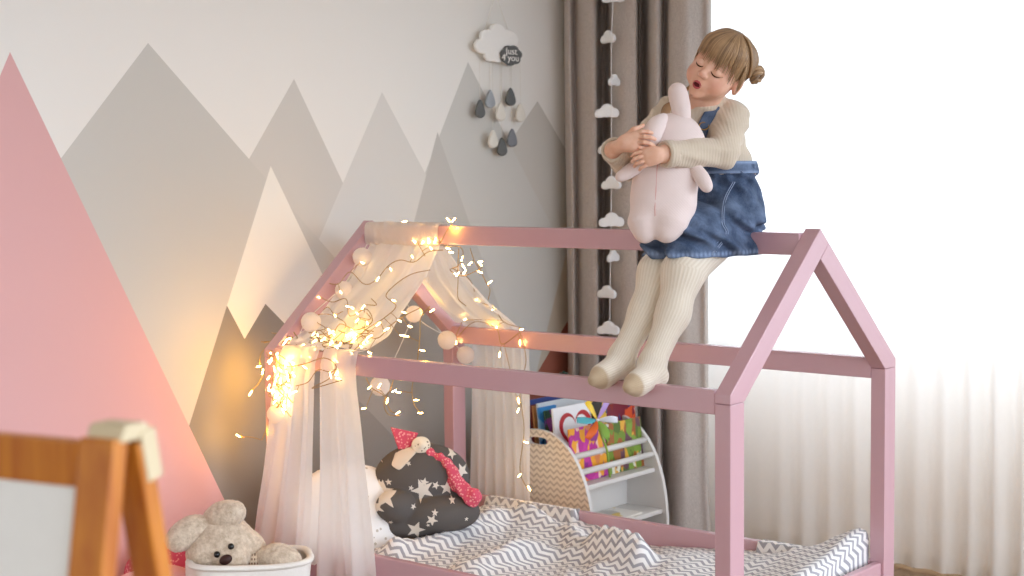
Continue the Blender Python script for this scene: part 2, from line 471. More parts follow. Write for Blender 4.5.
cam = bpy.data.cameras.new('camera'); co = bpy.data.objects.new('camera', cam); COL.objects.link(co)
Mx = Matrix(((CR[0], CU[0], -CF[0], CAM[0]), (CR[1], CU[1], -CF[1], CAM[1]), (CR[2], CU[2], -CF[2], CAM[2]), (0, 0, 0, 1)))
co.matrix_world = Mx; cam.sensor_width = 36; cam.lens = 36*FPX/1024; cam.clip_start = .05
cam.dof.use_dof = True; cam.dof.focus_distance = 4.15; cam.dof.aperture_fstop = 4.2
SC.camera = co
SC.view_settings.view_transform = 'Standard'; SC.view_settings.look = 'None'; SC.view_settings.gamma = 1
SC.view_settings.use_curve_mapping = False; SC.view_settings.exposure = EXPOSURE
SC.cycles.use_denoising = True; SC.cycles.transparent_max_bounces = 16; SC.cycles.max_bounces = 10
SC.cycles.diffuse_bounces = 6; SC.cycles.transmission_bounces = 8; SC.cycles.sample_clamp_indirect = 6; SC.cycles.caustics_reflective = False; SC.cycles.caustics_refractive = False
# ------------------------------------------------------------------ duvet
def chev_mat(name, period, amp, stripe, c1, c2, duty, coord='Object', axes=(0, 1), build2=None, rough=.9, rot=0):
    def b_(nt, b):
        k, xyz = coords(nt, coord)
        u, v = xyz[axes[0]], xyz[axes[1]]
        if rot:
            c, s = math.cos(rot), math.sin(rot); u, v = u*c+v*s, v*c-u*s
        set_base(nt, b, chevron(nt, u, v, period, amp, stripe, lin(c1), lin(c2), duty))
        add_bump(nt, b, noise(nt, 300, 3, k), .12, .001)
    return mat(name, c1, rough, .1, build=b_, sheen=.1)
M_DUV = chev_mat('chevron_cotton', .043, .5, .031, '#A3A2A6', '#EEECE9', .44, coord='UV')
zb = [(p[0], p[2]) for p in (Y_(a, b, .795) for a, b in ((470, 505), (490, 504), (540, 511), (590, 527), (620, 546), (680, 551), (715, 549), (745, 553), (790, 555), (830, 553)))]
zbx, zbz = [a for a, _ in zb], [b for _, b in zb]
q1, q2, q3 = vnoise(31), vnoise(32), vnoise(33)
FOLDS = [  # ridge polylines on the bed (px, py at z .27), width, height
    ([(400, 552), (455, 541), (505, 522), (560, 528), (600, 546), (640, 560)], .046, .075),
    ([(470, 566), (520, 548), (570, 546), (640, 556)], .045, .035),
    ([(375, 540), (420, 532), (465, 535)], .03, .035),
    ([(440, 518), (490, 516), (540, 524)], .05, .012),
    ([(600, 560), (660, 556), (720, 560)], .06, .018),
    ([(740, 572), (790, 566), (840, 556)], .05, .03)]
FOLDS = [(catmull([Z_(x, y, .27)[:2] for x, y in pts], 6), wd, h) for pts, wd, h in FOLDS]
def duvet_z(x, y):
    t = min(1, max(0, y/.795))
    z = .262*(1-t)+np.interp(x, zbx, zbz)*t
    if x < .42: z += .035*(1-x/.42)*(1-t)
    p = V3(x, y)
    for pl, wd, h in FOLDS:
        d = np.sqrt(((pl-p)**2).sum(1)).min(); z += h*math.exp(-(d/wd)**2)*(.8+.3*q1(x*9+y*5))*min(1, max(0, (.82-y)/.22))
    z += .012*q1(x*7+1.3*q2(y*6))*q2(y*8+2)+.006*q3(x*19+y*13)
    z += .085*max(0, (x-1.36)/.27)**2*max(0, (y-.1)/.73)**1.5
    return max(z, .232)
NX, NY = 190, 96
V, UV = [], []
ND = 16                                      # extra rows: the foot end hangs down inside the end board
for i in range(NX+ND+1):
    for j in range(NY+1):
        y = .030+(.834-.030)*j/NY
        x0, x1 = .27-.10*math.sin(y*3.4)+.02*q1(y*9), 1.618+.004*q2(y*15)
        k_ = min(i, NX); x = x0+(x1-x0)*k_/NX; z = duvet_z(x, y); U_ = x
        if y > .80: z = max(z, .2995+(.01 if x > 1.3 or x < .6 else -.09))
        if y < .034: z = max(z, .262)
        if i > NX:
            t = (i-NX)/ND; d = (z-.236)*t; x = x+.032*math.sin(min(1, t*2.2)*math.pi/2)+.004*q1(y*20); z = z-d*min(1, t*1.2)**1.3; U_ = x1+.03*t+d
        V.append((x, min(y, .826) if x < 1.3 else y, z)); UV.append((U_+.25*z, y+.5*z))
NX += ND
F = [(i*(NY+1)+j, (i+1)*(NY+1)+j, (i+1)*(NY+1)+j+1, i*(NY+1)+j+1) for i in range(NX) for j in range(NY)]
du = mesh_obj('duvet', V, F, M_DUV); uvs(du, UV); solid(du, .016, -1)
tag(du, 'rumpled grey and white chevron duvet spread over the bed', 'duvet')

# ------------------------------------------------------------------ pillow and star cushion
def dots(nt, b):
    v = nt.nodes.new('ShaderNodeTexVoronoi'); v.inputs['Scale'].default_value = 34
    nt.links.new(nt.nodes.new('ShaderNodeTexCoord').outputs['Object'], v.inputs['Vector'])
    set_base(nt, b, mixc(nt, S(nt, v.outputs['Distance']).lt(.16), lin('#F3F0EA'), lin('#C9BFAE')))
M_DOTS = mat('dotted_cotton', '#F3F0EA', .9, .1, build=dots, bump=(60, .2))
pc = Y_(350, 519, .145)
pn = V3(.80, -.45, .40); pn /= nrm(pn); pe = np.cross(V3(0, 0, 1), pn); pe /= nrm(pe); pu = np.cross(pn, pe); PM = np.array([pe, pu, pn])
def pil_f(P):
    q = (P-pc)@PM.T; a = np.abs(q)
    r2 = ((a[..., 0]/.185)**2.3+(a[..., 1]/.175)**2.3)
    th = .066*np.sqrt(np.clip(1-r2, 0, 1))+.002
    return np.where(r2 < 1.0, a[..., 2]-th, np.maximum((r2**.385-1)*.16, a[..., 2]-.002))*.6
tag(sdf_obj('pillow', pil_f, pc-.26, pc+.26, .006, M_DOTS), 'white pillow with tiny dots leaning behind the sheer bed canopy', 'pillow')

def stars(nt, b):
    k, xyz = coords(nt, 'Object')
    fac = None
    for sc, off, lo, hi in ((17, 0, .10, .26), (8, 3.7, .12, .32), (11, 8.3, .10, .28)):
        v = nt.nodes.new('ShaderNodeTexVoronoi'); v.voronoi_dimensions = '2D'; v.inputs['Scale'].default_value = 1; v.inputs['Randomness'].default_value = .7
        cx = nt.nodes.new('ShaderNodeCombineXYZ')
        u = (xyz[0]*.65+xyz[1]*.75)*sc+off; w = xyz[2]*sc+off*.6
        nt.links.new(u.k, cx.inputs[0]); nt.links.new(w.k, cx.inputs[1]); nt.links.new(cx.outputs[0], v.inputs['Vector'])
        sp = nt.nodes.new('ShaderNodeSeparateXYZ'); nt.links.new(v.outputs['Position'], sp.inputs[0])
        sc_ = nt.nodes.new('ShaderNodeSeparateXYZ'); nt.links.new(v.outputs['Color'], sc_.inputs[0]); rnd = S(nt, sc_.outputs[0])
        du_, dv = u-S(nt, sp.outputs[0]), w-S(nt, sp.outputs[1])
        r = (du_*du_+dv*dv).op('SQRT'); an = dv.op('ARCTAN2', du_)+rnd*6
        h = math.pi/5; fa = (an.pp(h))
        R = rnd*(hi-lo)+lo; R = R*S(nt, sc_.outputs[1]).gt(.25); ri = .42
        px, py = r*fa.op('COSINE'), r*fa.op('SINE')
        nx, ny = ri*math.sin(h), 1-ri*math.cos(h)
        ins = (px*nx+py*ny).lt(R*nx)
        fac = ins if fac is None else fac.max(ins)
    set_base(nt, b, mixc(nt, fac, lin('#5E5955'), lin('#DDD3C4')))
M_STAR = mat('star_print_cotton', '#5E5955', .9, .1, build=stars, bump=(70, .15))
n_ = V3(.74, -.66, .12); n_ /= nrm(n_); e_ = V3(.66, .74, 0); e_ /= nrm(e_); u_ = np.cross(n_, e_); SM = np.array([e_, u_, n_])
D0 = 4.93
cu, cl, ca, cb = atd(422, 478, D0), atd(438, 513, D0-.03), atd(396, 506, D0-.09), atd(412, 526, D0-.06)
def star_f(P):
    d = ell(P, cu, (.153, .112, .088), SM)
    d = smin(d, ell(P, cl, (.134, .064, .105), SM), .004)
    d = smin(d, ell(P, ca, (.064, .053, .06), SM), .004)
    d = smin(d, ell(P, cb, (.09, .04, .05), SM), .02)
    return d
st = sdf_obj('soft_toy', star_f, cu-V3(.28, .28, .30), cu+V3(.28, .28, .22), .006, M_STAR)
tag(st, 'dark grey star-print soft toy with pink bow sitting on the bed by the pillow', 'soft toy')
def polka(nt, b):
    v = nt.nodes.new('ShaderNodeTexVoronoi'); v.inputs['Scale'].default_value = 120
    nt.links.new(nt.nodes.new('ShaderNodeTexCoord').outputs['Object'], v.inputs['Vector'])
    set_base(nt, b, mixc(nt, S(nt, v.outputs['Distance']).lt(.35), lin('#D4566A'), lin('#EBA09C')))
M_POLKA = mat('pink_print_cotton', '#D9526A', .9, .1, build=polka)
def floral(nt, b):
    v = nt.nodes.new('ShaderNodeTexVoronoi'); v.inputs['Scale'].default_value = 90
    nt.links.new(nt.nodes.new('ShaderNodeTexCoord').outputs['Object'], v.inputs['Vector'])
    set_base(nt, b, mixc(nt, S(nt, v.outputs['Distance']).lt(.25), lin('#E9DDC6'), lin('#8C7B62')))
M_FLORAL = mat('cream_print_cotton', '#E9DDC6', .9, .1, build=floral)
M_CREAMF = mat('cream_cotton', '#DDD0BC', .9, .1, bump=(80, .2))
c1 = atd(405, 439, D0-.03)
def tri_f(P):
    q = (P-c1)@SM.T; x, y, z = q[..., 0], q[..., 1], q[..., 2]
    d = np.maximum(np.maximum(y-.028+.25*x, -x*.93-.030-y*.3), x*.8-y*.5-.026); d = np.maximum(d, -y-.032)
    return smax(d, np.abs(z)-.012, .008)
sdf_obj('bow', tri_f, c1-.06, c1+.06, .003, M_POLKA, st)
c2 = atd(421, 445, D0-.05)
sdf_obj('flower', lambda P: smin(ell(P, c2, (.030, .027, .012), SM), ell(P, c2+n_*.008, (.012, .011, .012), SM), .008), c2-.05, c2+.05, .003, M_FLORAL, st)
c3 = atd(403, 456, D0-.075)
def flap_f(P):
    q = (P-c3)@SM.T; t = .6; x = q[..., 0]*math.cos(t)-q[..., 1]*math.sin(t); y = q[..., 0]*math.sin(t)+q[..., 1]*math.cos(t)
    w = np.clip(.024+.20*y, .004, .03); return np.maximum(smax(np.abs(x)-w, np.abs(y)-.045, .01), np.abs(q[..., 2])-.03)*.8
sdf_obj('ear', lambda P: np.maximum(flap_f(P), np.abs(star_f(P)-.003)-.003), c3-.09, c3+.09, .003, M_CREAMF, st)
rp = [atd(x, y, D0-.045-.0007*(x-430)) for x, y in ((428, 451), (441, 459), (451, 470), (455, 481), (463, 489), (474, 499))]
rp = catmull(rp, 5); rr = [.007+.017*i/len(rp)+.005*math.sin(i*1.9) for i in range(len(rp))]
def rib_f(P): return chain(P, rp, rr, .008)+.003*np.sin(P[..., 0]*160+P[..., 2]*90)
sdf_obj('ribbon', rib_f, rp.min(0)-.05, rp.max(0)+.05, .004, M_POLKA, st)

# ------------------------------------------------------------------ bed canopy
M_GAUZE = sheer_mat('canopy_gauze', '#FFFDFA', .10, .58)
can = thing('bed_canopy', 'white gauze canopy draped over the head end of the pink house bed', 'canopy', (.2, .437, 1.2034))
def roll(u, v):
    x = .047+.325*u; a = 2*math.pi*v; wr = 1+.05*q1(x*90)+.035*q2(x*170+3*math.sin(a))
    c, s = math.cos(a), math.sin(a)
    k = (abs(c)**4+abs(s)**4)**-.25
    return (x, .437+.032*c*k*wr, 1.2330+.037*s*k*wr)
V, F = grid_vf(roll, 150, 32); mesh_obj('wrap', V, F, sheer_mat('canopy_gauze_layers', '#FAF4EA', .03, .4), can)
PF = catmull([(.425, 1.205), (.385, 1.165), (.31, 1.083), (.205, .995), (.10, .935), (.03, .905)], 8)
FR = np.array([edge_x(y, z, [(440, 244), (427, 275), (403, 311), (389, 337), (362, 354)]) for y, z in PF])
FL = np.array([max(.048, edge_x(y, z, [(370, 248), (352, 280), (325, 304), (300, 330), (272, 356)])) for y, z in PF])
def slope(u, v):
    f = v*(len(PF)-1); i = min(int(f), len(PF)-2); y, z = PF[i]+(PF[i+1]-PF[i])*(f-i)
    x0 = FL[i]+(FL[i+1]-FL[i])*(f-i); x1 = FR[i]+(FR[i+1]-FR[i])*(f-i)
    x = x0+(x1-x0)*u
    w = math.sin(math.pi*min(1, v*1.1))*.8+.25
    d = (.012*math.sin(u*17+3*v+2*q1(u*4))+.007*math.sin(u*39+5*v)+.006*q2(u*23))*w
    return (x, y-d*.6, z+d*.75)
sl = mesh_obj('front_drape', *grid_vf(slope, 90, 46), M_GAUZE, can); 
def hang(ua, ub, ph):
    def f(u, v):
        U = ua+(ub-ua)*u; z = .905-.885*v
        e = v**.8
        x0 = .098-.19*v**1.5; x1 = .415+.13*e
        x = x0+(x1-x0)*U
        fl = (.012+.026*e)
        y = -.012-.012*min(1, v*8)-.02*e-fl*(1+math.sin(U*30+ph+1.4*q1(U*5+v)))*.5-.008*math.sin(U*71+ph)*e
        if v < .03: y = .03-(v/.03)*.042; z = .903
        return (x+.008*q3(v*5+U*3)*e, y, z)
    return f
for ua, ub, ph in ((0, .50, .2), (.555, 1, 1.9)):
    mesh_obj('front_curtain', *grid_vf(hang(ua, ub, ph), 70, 40), M_GAUZE, can)
PBk = catmull([(.448, 1.207), (.49, 1.165), (.57, 1.075), (.68, .985), (.79, .925), (.845, .900)], 8)
BR = np.array([edge_x(y, z, [(444, 248), (467, 280), (493, 307), (526, 329)]) for y, z in PBk])
BL = np.array([max(.05, edge_x(y, z, [(416, 262), (417, 282), (436, 307), (462, 329)])) for y, z in PBk])
def bslope(u, v):
    f = v*(len(PBk)-1); i = min(int(f), len(PBk)-2); y, z = PBk[i]+(PBk[i+1]-PBk[i])*(f-i)
    a0 = BL[i]+(BL[i+1]-BL[i])*(f-i); a1 = BR[i]+(BR[i+1]-BR[i])*(f-i); x = a0+(a1-a0)*u
    d = (.014*math.sin(u*15+2*v)+.008*math.sin(u*33+4*v))*(math.sin(math.pi*v)*.8+.2)
    return (x, y+d*.4, z+d*.7)
mesh_obj('back_drape', *grid_vf(bslope, 60, 40), M_GAUZE, can)
HB0, HB1 = Y_(471, 350, .90)[0], Y_(528, 350, .90)[0]
def bhang(u, v):
    z = .903-.883*v; x = HB0+(HB1-HB0)*u+.02*(u-.5)*v
    y = .845+.055*min(1, v*12)+.014*math.sin(u*38+1.5*q1(u*4+v))*(.4+.6*v)
    return (x, y, z)
mesh_obj('back_curtain', *grid_vf(bhang, 80, 30), M_GAUZE, can)

# ------------------------------------------------------------------ fairy lights
def emis(name, col, st):
    m = bpy.data.materials.new(name); m.use_nodes = True; b = m.node_tree.nodes['Principled BSDF']
    b.inputs['Base Color'].default_value = lin(col); b.inputs['Roughness'].default_value = .3
    b.inputs['Emission Color'].default_value = (1, .58, .17, 1); b.inputs['Emission Strength'].default_value = st; return m
M_LED = emis('warm_led', '#FFE9C0', LED)
M_WIRE = mat('copper_wire', '#A98A55', .4, .5, metal=.3)
def sF(x, y):   # just in front of the front slope of the canopy
    n = V3(0, -.64, .77); p0 = V3(0, .20, 1.025)+n*.012; d = ray(x, y); return CAM+d*(((p0-CAM)@n)/(d@n))
def sB(x, y):
    n = V3(0, .65, .76); p0 = V3(0, .66, 1.035)-n*.02; d = ray(x, y); return CAM+d*(((p0-CAM)@n)/(d@n))
sP = lambda x, y: Y_(x, y, -.055)
sI = lambda x, y: Y_(x, y, .06)
sR = lambda x, y: Y_(x, y, .40)
sK = lambda x, y: Y_(x, y, .815)
sW = lambda x, y: X_(x, y, -.05)
fl = thing('string_lights', 'warm glowing fairy lights tangled over the canopy and bed frame', 'string lights', sP(275, 350))
wire = MB(); bulbs = []
def bulb(p, d, ln=.019, r=.0020):
    d = np.asarray(d, float); d = d/(nrm(d)+1e-9); m = MB()
    m.tube([p, p+d*ln*.12, p+d*ln*.75, p+d*ln*.92, p+d*ln], [r*.55, r*.8, r, r*.75, r*.2], 8)
    m.build('bulb', M_LED, fl)
def strand(fn, pts, bl=(), jit=0.0):
    P3 = [fn(x, y) for x, y in pts]
    if jit: P3 = [p+RNG.normal(0, jit, 3)*V3(1, .6, 1) for p in P3]
    c = catmull(P3, 7); wire.tube(c, .0014, 5)
    for b_ in bl:      # (px, py, dx, dy): cap at the pixel pointing along the pixel direction
        x, y, dx, dy = b_; p = fn(x, y); q = fn(x+dx, y+dy); e = q-p
        i = np.argmin(nrm(c-p)); a = c[i]; wire.tube([a, (a+p)/2+V3(0, 0, .002), p], .0010, 5); bulb(p, e)
# across the front slope
strand(sF, [(443, 250), (428, 252), (414, 262), (400, 260), (388, 266), (376, 280), (364, 284), (350, 272), (338, 284), (322, 283), (318, 296)], [(413, 258, -4, -6), (390, 268, 3, 6), (379, 277, -3, 5), (361, 262, 4, 2), (340, 291, 3, 5), (322, 289, -2, 6), (317, 296, 5, 3)])
strand(sF, [(318, 296), (332, 302), (346, 299), (350, 316), (366, 309), (372, 322), (356, 330), (340, 324), (330, 338), (318, 330), (308, 344)], [(346, 306, 6, 2), (351, 307, 4, 3), (356, 312, 3, 4), (321, 341, 4, -3), (312, 343, 5, -4), (334, 331, -4, 2), (300, 348, 5, -4), (328, 329, 5, 5)])
strand(sF, [(430, 270), (412, 274), (396, 284), (386, 296), (396, 306), (384, 318), (368, 328), (352, 340), (336, 346), (318, 352), (300, 352)], [(392, 300, 6, 2), (398, 320, 6, 3), (400, 335, 8, 1), (384, 331, 5, -3), (372, 335, -5, 3), (365, 340, -3, 6), (350, 352, 4, 3), (327, 352, -5, 1), (305, 351, 4, 4)])
strand(sF, [(310, 318), (322, 314), (334, 316), (346, 326), (330, 342), (316, 338), (304, 356), (288, 350), (276, 356)], [(296, 356, -4, 2), (288, 350, -4, -4), (283, 345, 4, -5), (276, 354, 3, 5), (272, 358, -3, 3), (286, 340, 5, -2), (292, 362, 2, 5)])
strand(sF, [(366, 340), (352, 352), (340, 362), (332, 372), (318, 370), (308, 382), (296, 386)], [(336, 360, 3, 5), (338, 371, -3, 5), (297, 391, -5, 2)])
strand(sF, [(425, 256), (418, 240), (432, 234), (440, 226)], [(424, 240, -3, 5), (414, 240, 2, 6), (430, 247, 3, 4), (419, 226, 5, -2), (402, 222, 6, -1), (390, 224, 6, 0)])
strand(sF, [(350, 345), (362, 336), (378, 338), (390, 326), (404, 316), (420, 308)], [(376, 326, 5, -4), (402, 312, 7, 2), (408, 326, 8, 2), (360, 346, 6, 4), (368, 352, 6, 3), (356, 338, -4, 4)])
# the bunch round the front corner post
strand(sP, [(266, 352), (272, 362), (280, 372), (276, 384), (284, 392), (280, 404), (286, 412)], [(272, 360, -3, 4), (278, 368, 4, 4), (287, 376, 2, 6), (276, 380, -2, 6), (284, 388, 3, 4), (278, 394, -4, 4), (288, 400, 1, 6), (282, 408, 2, 5)])
strand(sP, [(270, 350), (284, 358), (292, 368), (288, 380), (278, 388), (284, 398), (276, 408)], [(292, 372, 3, 5), (286, 384, 4, 2), (281, 378, -1, 6), (290, 390, -1, 7), (276, 400, -3, 5), (284, 404, 1, 5), (272, 390, -5, 1), (270, 376, -3, 4)])
strand(sP, [(270, 354), (284, 366), (304, 364), (324, 358), (336, 366), (330, 378), (312, 388), (322, 386), (342, 380)], [(274, 366, 1, 6), (270, 384, -2, 5), (336, 378, 4, 1), (330, 372, 1, 5), (303, 366, 3, 2)])
sV = lambda x, y: X_(x, y, -.055)
strand(sV, [(272, 345), (262, 352), (260, 362), (263, 374), (258, 384), (250, 392)], [(261, 366, -5, 1), (263, 369, -1, 6), (252, 391, -4, 6)])
strand(sV, [(272, 345), (276, 356), (270, 368), (277, 380), (271, 392), (276, 404), (270, 420), (262, 440)], [(272, 350, -2, 5), (275, 362, 2, 5), (271, 374, -2, 5), (276, 384, 2, 5), (271, 398, -2, 6), (276, 410, 2, 6), (269, 424, -2, 5)])  # unseen bulbs added behind the post to brighten the wall
wire_main, wire = wire, MB()
strand(sW, [(262, 440), (250, 437), (240, 437)], [(240, 437, -3, -2)])
wire.build('wire', M_WIRE, fl); wire = wire_main
# hanging below the eave rail
strand(sI, [(366, 378), (372, 388), (384, 396), (390, 410), (398, 414)], [(371, 386, -4, 4), (366, 408, -10, 2), (396, 414, 6, -4)])
strand(sI, [(394, 378), (390, 390), (384, 402), (388, 414), (400, 416)], [(392, 392, 7, -4), (388, 398, -2, 8), (378, 388, 3, -5)])
strand(sI, [(416, 372), (412, 388), (414, 404), (420, 412)], [(414, 400, 9, 0), (418, 413, 7, 0), (396, 392, 8, 1)])
strand(sI, [(430, 306), (421, 318), (420, 336), (418, 356), (416, 372)], [(420, 350, 4, 1), (430, 312, 6, -4), (404, 336, 9, 1)])
# ridge end
strand(sR, [(440, 244), (446, 232), (452, 224), (450, 218)], [(450, 222, -4, -5), (452, 222, 5, -6), (436, 238, -2, 6), (428, 238, 1, 7)])
strand(sR, [(444, 246), (460, 247), (463, 256), (458, 266), (450, 270), (462, 276), (474, 272), (482, 268)], [(446, 248, 8, 2), (449, 252, 7, 1), (463, 256, -2, 6), (462, 264, 3, 5), (478, 262, 9, -1), (482, 266, -6, -7), (466, 270, -4, 6), (456, 276, 5, -6)])
strand(sR, [(470, 248), (474, 260), (480, 270), (486, 282), (490, 290), (488, 300)], [(488, 284, 7, -6), (472, 262, -5, 4), (478, 271, 6, 3)])
strand(sR, [(459, 248), (458, 262), (458, 280), (458, 298), (466, 306)], [(458, 276, -4, -3)])
# back slope and back rail
strand(sB, [(452, 268), (470, 280), (478, 300), (494, 308), (504, 322), (522, 328)], [(476, 300, 5, -5), (492, 310, 6, -3), (464, 320, 6, -4), (520, 330, 8, -2), (497, 326, -2, 6)])
strand(sK, [(462, 322), (456, 338), (474, 322), (496, 328), (502, 344), (520, 332)], [(456, 339, 0, 6), (500, 352, -1, 6), (520, 340, 0, 6), (519, 408, -2, 5)])
strand(sK, [(520, 332), (526, 360), (520, 390), (524, 430), (520, 470), (528, 490)], [(524, 442, 4, 1), (521, 474, -3, 3), (528, 486, 2, 4), (518, 398, 1, 5)])
for i in range(26):      # more of the tangle along the lower slope
    t = i/25; x = 268+t*100+RNG.normal(0, 5); y = 352-abs(t-.35)*22-RNG.uniform(0, 34)*t+RNG.normal(0, 4)
    a_ = RNG.uniform(0, 6.28); pts = [(x, y), (x+9*math.cos(a_), y+7*math.sin(a_)), (x+16*math.cos(a_+.8), y+11*math.sin(a_+.8)), (x+20*math.cos(a_+.3), y+16*math.sin(a_+.5))]
    strand(sF, pts, [(x+9*math.cos(a_), y+7*math.sin(a_), 4*math.sin(a_), 5)])
for i in range(8):      # and down the corner post
    x = 278+RNG.normal(0, 6); y = 356+i*6.4+RNG.normal(0, 2); a_ = RNG.uniform(0, 6.28)
    strand(sP, [(x, y), (x+6*math.cos(a_), y+6), (x+3, y+12), (x+7*math.sin(a_), y+16)], [(x, y, 3*math.cos(a_), 5)])
wire.build('wire', M_WIRE, fl)

# point lamps added among the fairy lights, warming the wall, frame and gauze
for i, (p, e) in enumerate(((sW(240, 437), .17), (sV(252, 391), .13), (sV(257, 368), .15), (sP(284, 362), .20), (sP(282, 396), .20), (sR(452, 228), .05), (sK(490, 322), .12), (X_(425, 310, .14), .14), (sF(350, 330), .24))):
    la = bpy.data.lights.new('added_glow', 'POINT'); la.energy = e*GLOW; la.color = (1, .50, .04); la.shadow_soft_size = .006
    lo_ = bpy.data.objects.new('added_glow', la); COL.objects.link(lo_); lo_.parent = fl; lo_.location = Vector(p)-wloc(fl)

# ------------------------------------------------------------------ cotton ball garland
M_COT = sheer_mat('cotton_thread_ball', '#FFFAF5', .06, .6)
cg = thing('ball_garland', 'garland of pale cotton balls hung around the canopy gable', 'garland', sI(465, 355))
balls = [(362, 257, 9.5, V3(.075, 0, 0), 0), (344, 290, 9, None, 0), (311, 322, 10, None, 0), (277, 414, 10, None, 1), (414, 314, 8.5, None, 2), (447, 340, 9.5, None, 3), (465.5, 355, 9, None, 3), (380, 386, 10, None, 2), (298, 345, 9, None, 0)]
bp = []
for x, y, r, dx, k in balls:
    if k == 0: p = X_(x, y, .085)
    elif k == 1: p = Y_(x, y, -.04)
    elif k == 2: p = X_(x, y, .12)
    else: p = X_(x, y, .085)
    R = r*float((p-CAM)@CF)/FPX; bp.append((p, R))
    bm = bmesh.new(); bmesh.ops.create_uvsphere(bm, u_segments=24, v_segments=14, radius=R)
    for v in bm.verts: v.co *= 1+.025*math.sin(v.co.x*300+v.co.z*190)*math.cos(v.co.y*260)
    bmesh.ops.translate(bm, verts=bm.verts, vec=Vector(p)); bm_obj('cotton_ball', bm, M_COT, cg, True)
m = MB()
order = [3, 2, 8, 1, 0, 4, 7, 5, 6]
pth = [bp[i][0]+V3(0, 0, bp[i][1]*.6) for i in [3, 8, 2, 1, 0]]; m.tube(catmull(pth, 6), .0012, 5)
m.tube(catmull([bp[0][0]+V3(0, .0, .0), V3(.09, .40, 1.19), bp[4][0], bp[5][0]+V3(0, 0, .01), bp[6][0]], 6), .0012, 5)
m.tube(catmull([bp[4][0], bp[4][0]*.5+bp[7][0]*.5+V3(0, 0, -.01), bp[7][0]], 6), .0012, 5)
m.build('cord', mat('white_cord', '#E9E2D6', .8, .1), cg)
# ------------------------------------------------------------------ storage basket and the plush dog in it
vd = V3(CF[0], CF[1], 0); vd /= nrm(vd); vr = np.cross(vd, V3(0, 0, 1))
ZR = .34
bl, br = Z_(192, 571, ZR), Z_(314, 561, ZR)
be = br-bl; bw = nrm(be); be /= bw; bn = np.cross(V3(0, 0, 1), be)      # bn points away from the camera
bc = (bl+br)/2+bn*.085; bc[2] = 0
HX, HY = bw/2+.004, .095
def sup(a, hx, hy, n=3.2):
    c, s = math.cos(a), math.sin(a); k = (abs(c)**n+abs(s)**n)**(-1/n); return hx*c*k, hy*s*k
def bsk(u, v):
    # outside wall, rim, inside wall, floor
    a = 2*math.pi*u
    if v < .5: z = .004+(ZR-.004)*v/.5; f = .90+.10*(v/.5)**.7
    elif v < .58: z = ZR+.004*math.sin((v-.5)/.08*math.pi); f = 1-.05*(v-.5)/.08
    elif v < .92: z = ZR-(ZR-.02)*(v-.58)/.34; f = .95-.09*(v-.58)/.34
    else: z = .02; f = .86*(1-(v-.92)/.08)
    x, y = sup(a, HX*f, HY*f); w = .004*math.sin(a*3+z*20)+.005*math.sin(5*a)
    p = bc+be*(x*(1+w/HX))+bn*y; return (p[0], p[1], z+.005*math.sin(a*2+.6)*(z/ZR))
M_CANV = mat('white_canvas', '#E6E1D8', .9, .1, bump=(150, .3))
bs = mesh_obj('storage_basket', *grid_vf(bsk, 72, 48), M_CANV)
tag(bs, 'white canvas storage basket standing on the floor beside the canopied end of the bed', 'basket')
def rimf(u, v):
    a = 2*math.pi*u; b = 2*math.pi*v; x, y = sup(a, HX*.975+.011*math.cos(b), HY*.975+.011*math.cos(b))
    p = bc+be*x+bn*y; return (p[0], p[1], ZR-.002+.009*math.sin(b)+.005*math.sin(a*2+.6))
mesh_obj('rim', *grid_vf(rimf, 72, 10), M_CANV, bs)
def fur_build(nt, b):
    k, xyz = coords(nt, 'Object')
    a = noise(nt, 55, 5, k, .7); c = noise(nt, 190, 4, k, .7)
    set_base(nt, b, mixc(nt, a.smooth(.3, .7), lin('#BDA78E'), lin('#E3D2BC'))); add_bump(nt, b, a*.6+c*.4, .9, .006)
M_FUR = mat('beige_plush', '#D8CCBE', .95, .05, build=fur_build, sheen=.4)
M_FURL = mat('light_plush', '#EADCC8', .95, .05, bump=(160, .7), sheen=.4)
M_BLK = mat('black_plastic', '#15110F', .25, .5)
M_NOSE = mat('brown_nose', '#3A211C', .5, .3, bump=(200, .1))
dc = bc+bn*.005; DD = float((dc-CAM)@CF)
rl = -.42   # the head is tilted: its right side (image right) is higher
he = CR*math.cos(rl)-CU*math.sin(rl); hu_ = CU*math.cos(rl)+CR*math.sin(rl); hn = -CF
DM = np.array([he, hu_, hn])
dl = lambda x, y, off=0: atd(x, y, DD-off)
fz = lambda P: .0016*np.sin(P[..., 0]*330+3*np.sin(P[..., 2]*140))*np.sin(P[..., 1]*290+P[..., 2]*350)
hc = dl(221, 546)
def dog_f(P):
    d = ell(P, hc, (.098, .088, .085), DM)
    d = smin(d, ell(P, dl(233, 561, .055), (.05, .038, .05), DM), .03)
    d = smin(d, ell(P, dl(205, 557, .03), (.045, .05, .05), DM), .03)
    d = smin(d, ell(P, dl(254, 548, .0), (.035, .05, .04), DM), .02)
    d = smin(d, ell(P, dl(226, 585, -.02), (.10, .09, .09), DM), .02)
    return d+fz(P)
dog = sdf_obj('plush_dog', dog_f, hc-V3(.19, .19, .27), hc+V3(.19, .19, .15), .005, M_FUR)
tag(dog, 'beige plush dog with black eyes peeking out of the white basket', 'plush toy')
def limb(name, px, rads, off, m=M_FUR, parent=None, k=.02, fl=1):
    pts = catmull([dl(x, y, o) for (x, y), o in zip(px, off)], 4); rr = np.interp(np.linspace(0, 1, len(pts)), np.linspace(0, 1, len(rads)), rads)
    f = lambda P: chain(P, pts, rr, k)+fz(P)
    return sdf_obj(name, f, pts.min(0)-.06, pts.max(0)+.06, .005, m, parent)
limb('ear', [(207, 527), (192, 530), (176, 541)], [.024, .034, .030], [.02, .03, .05], parent=dog)
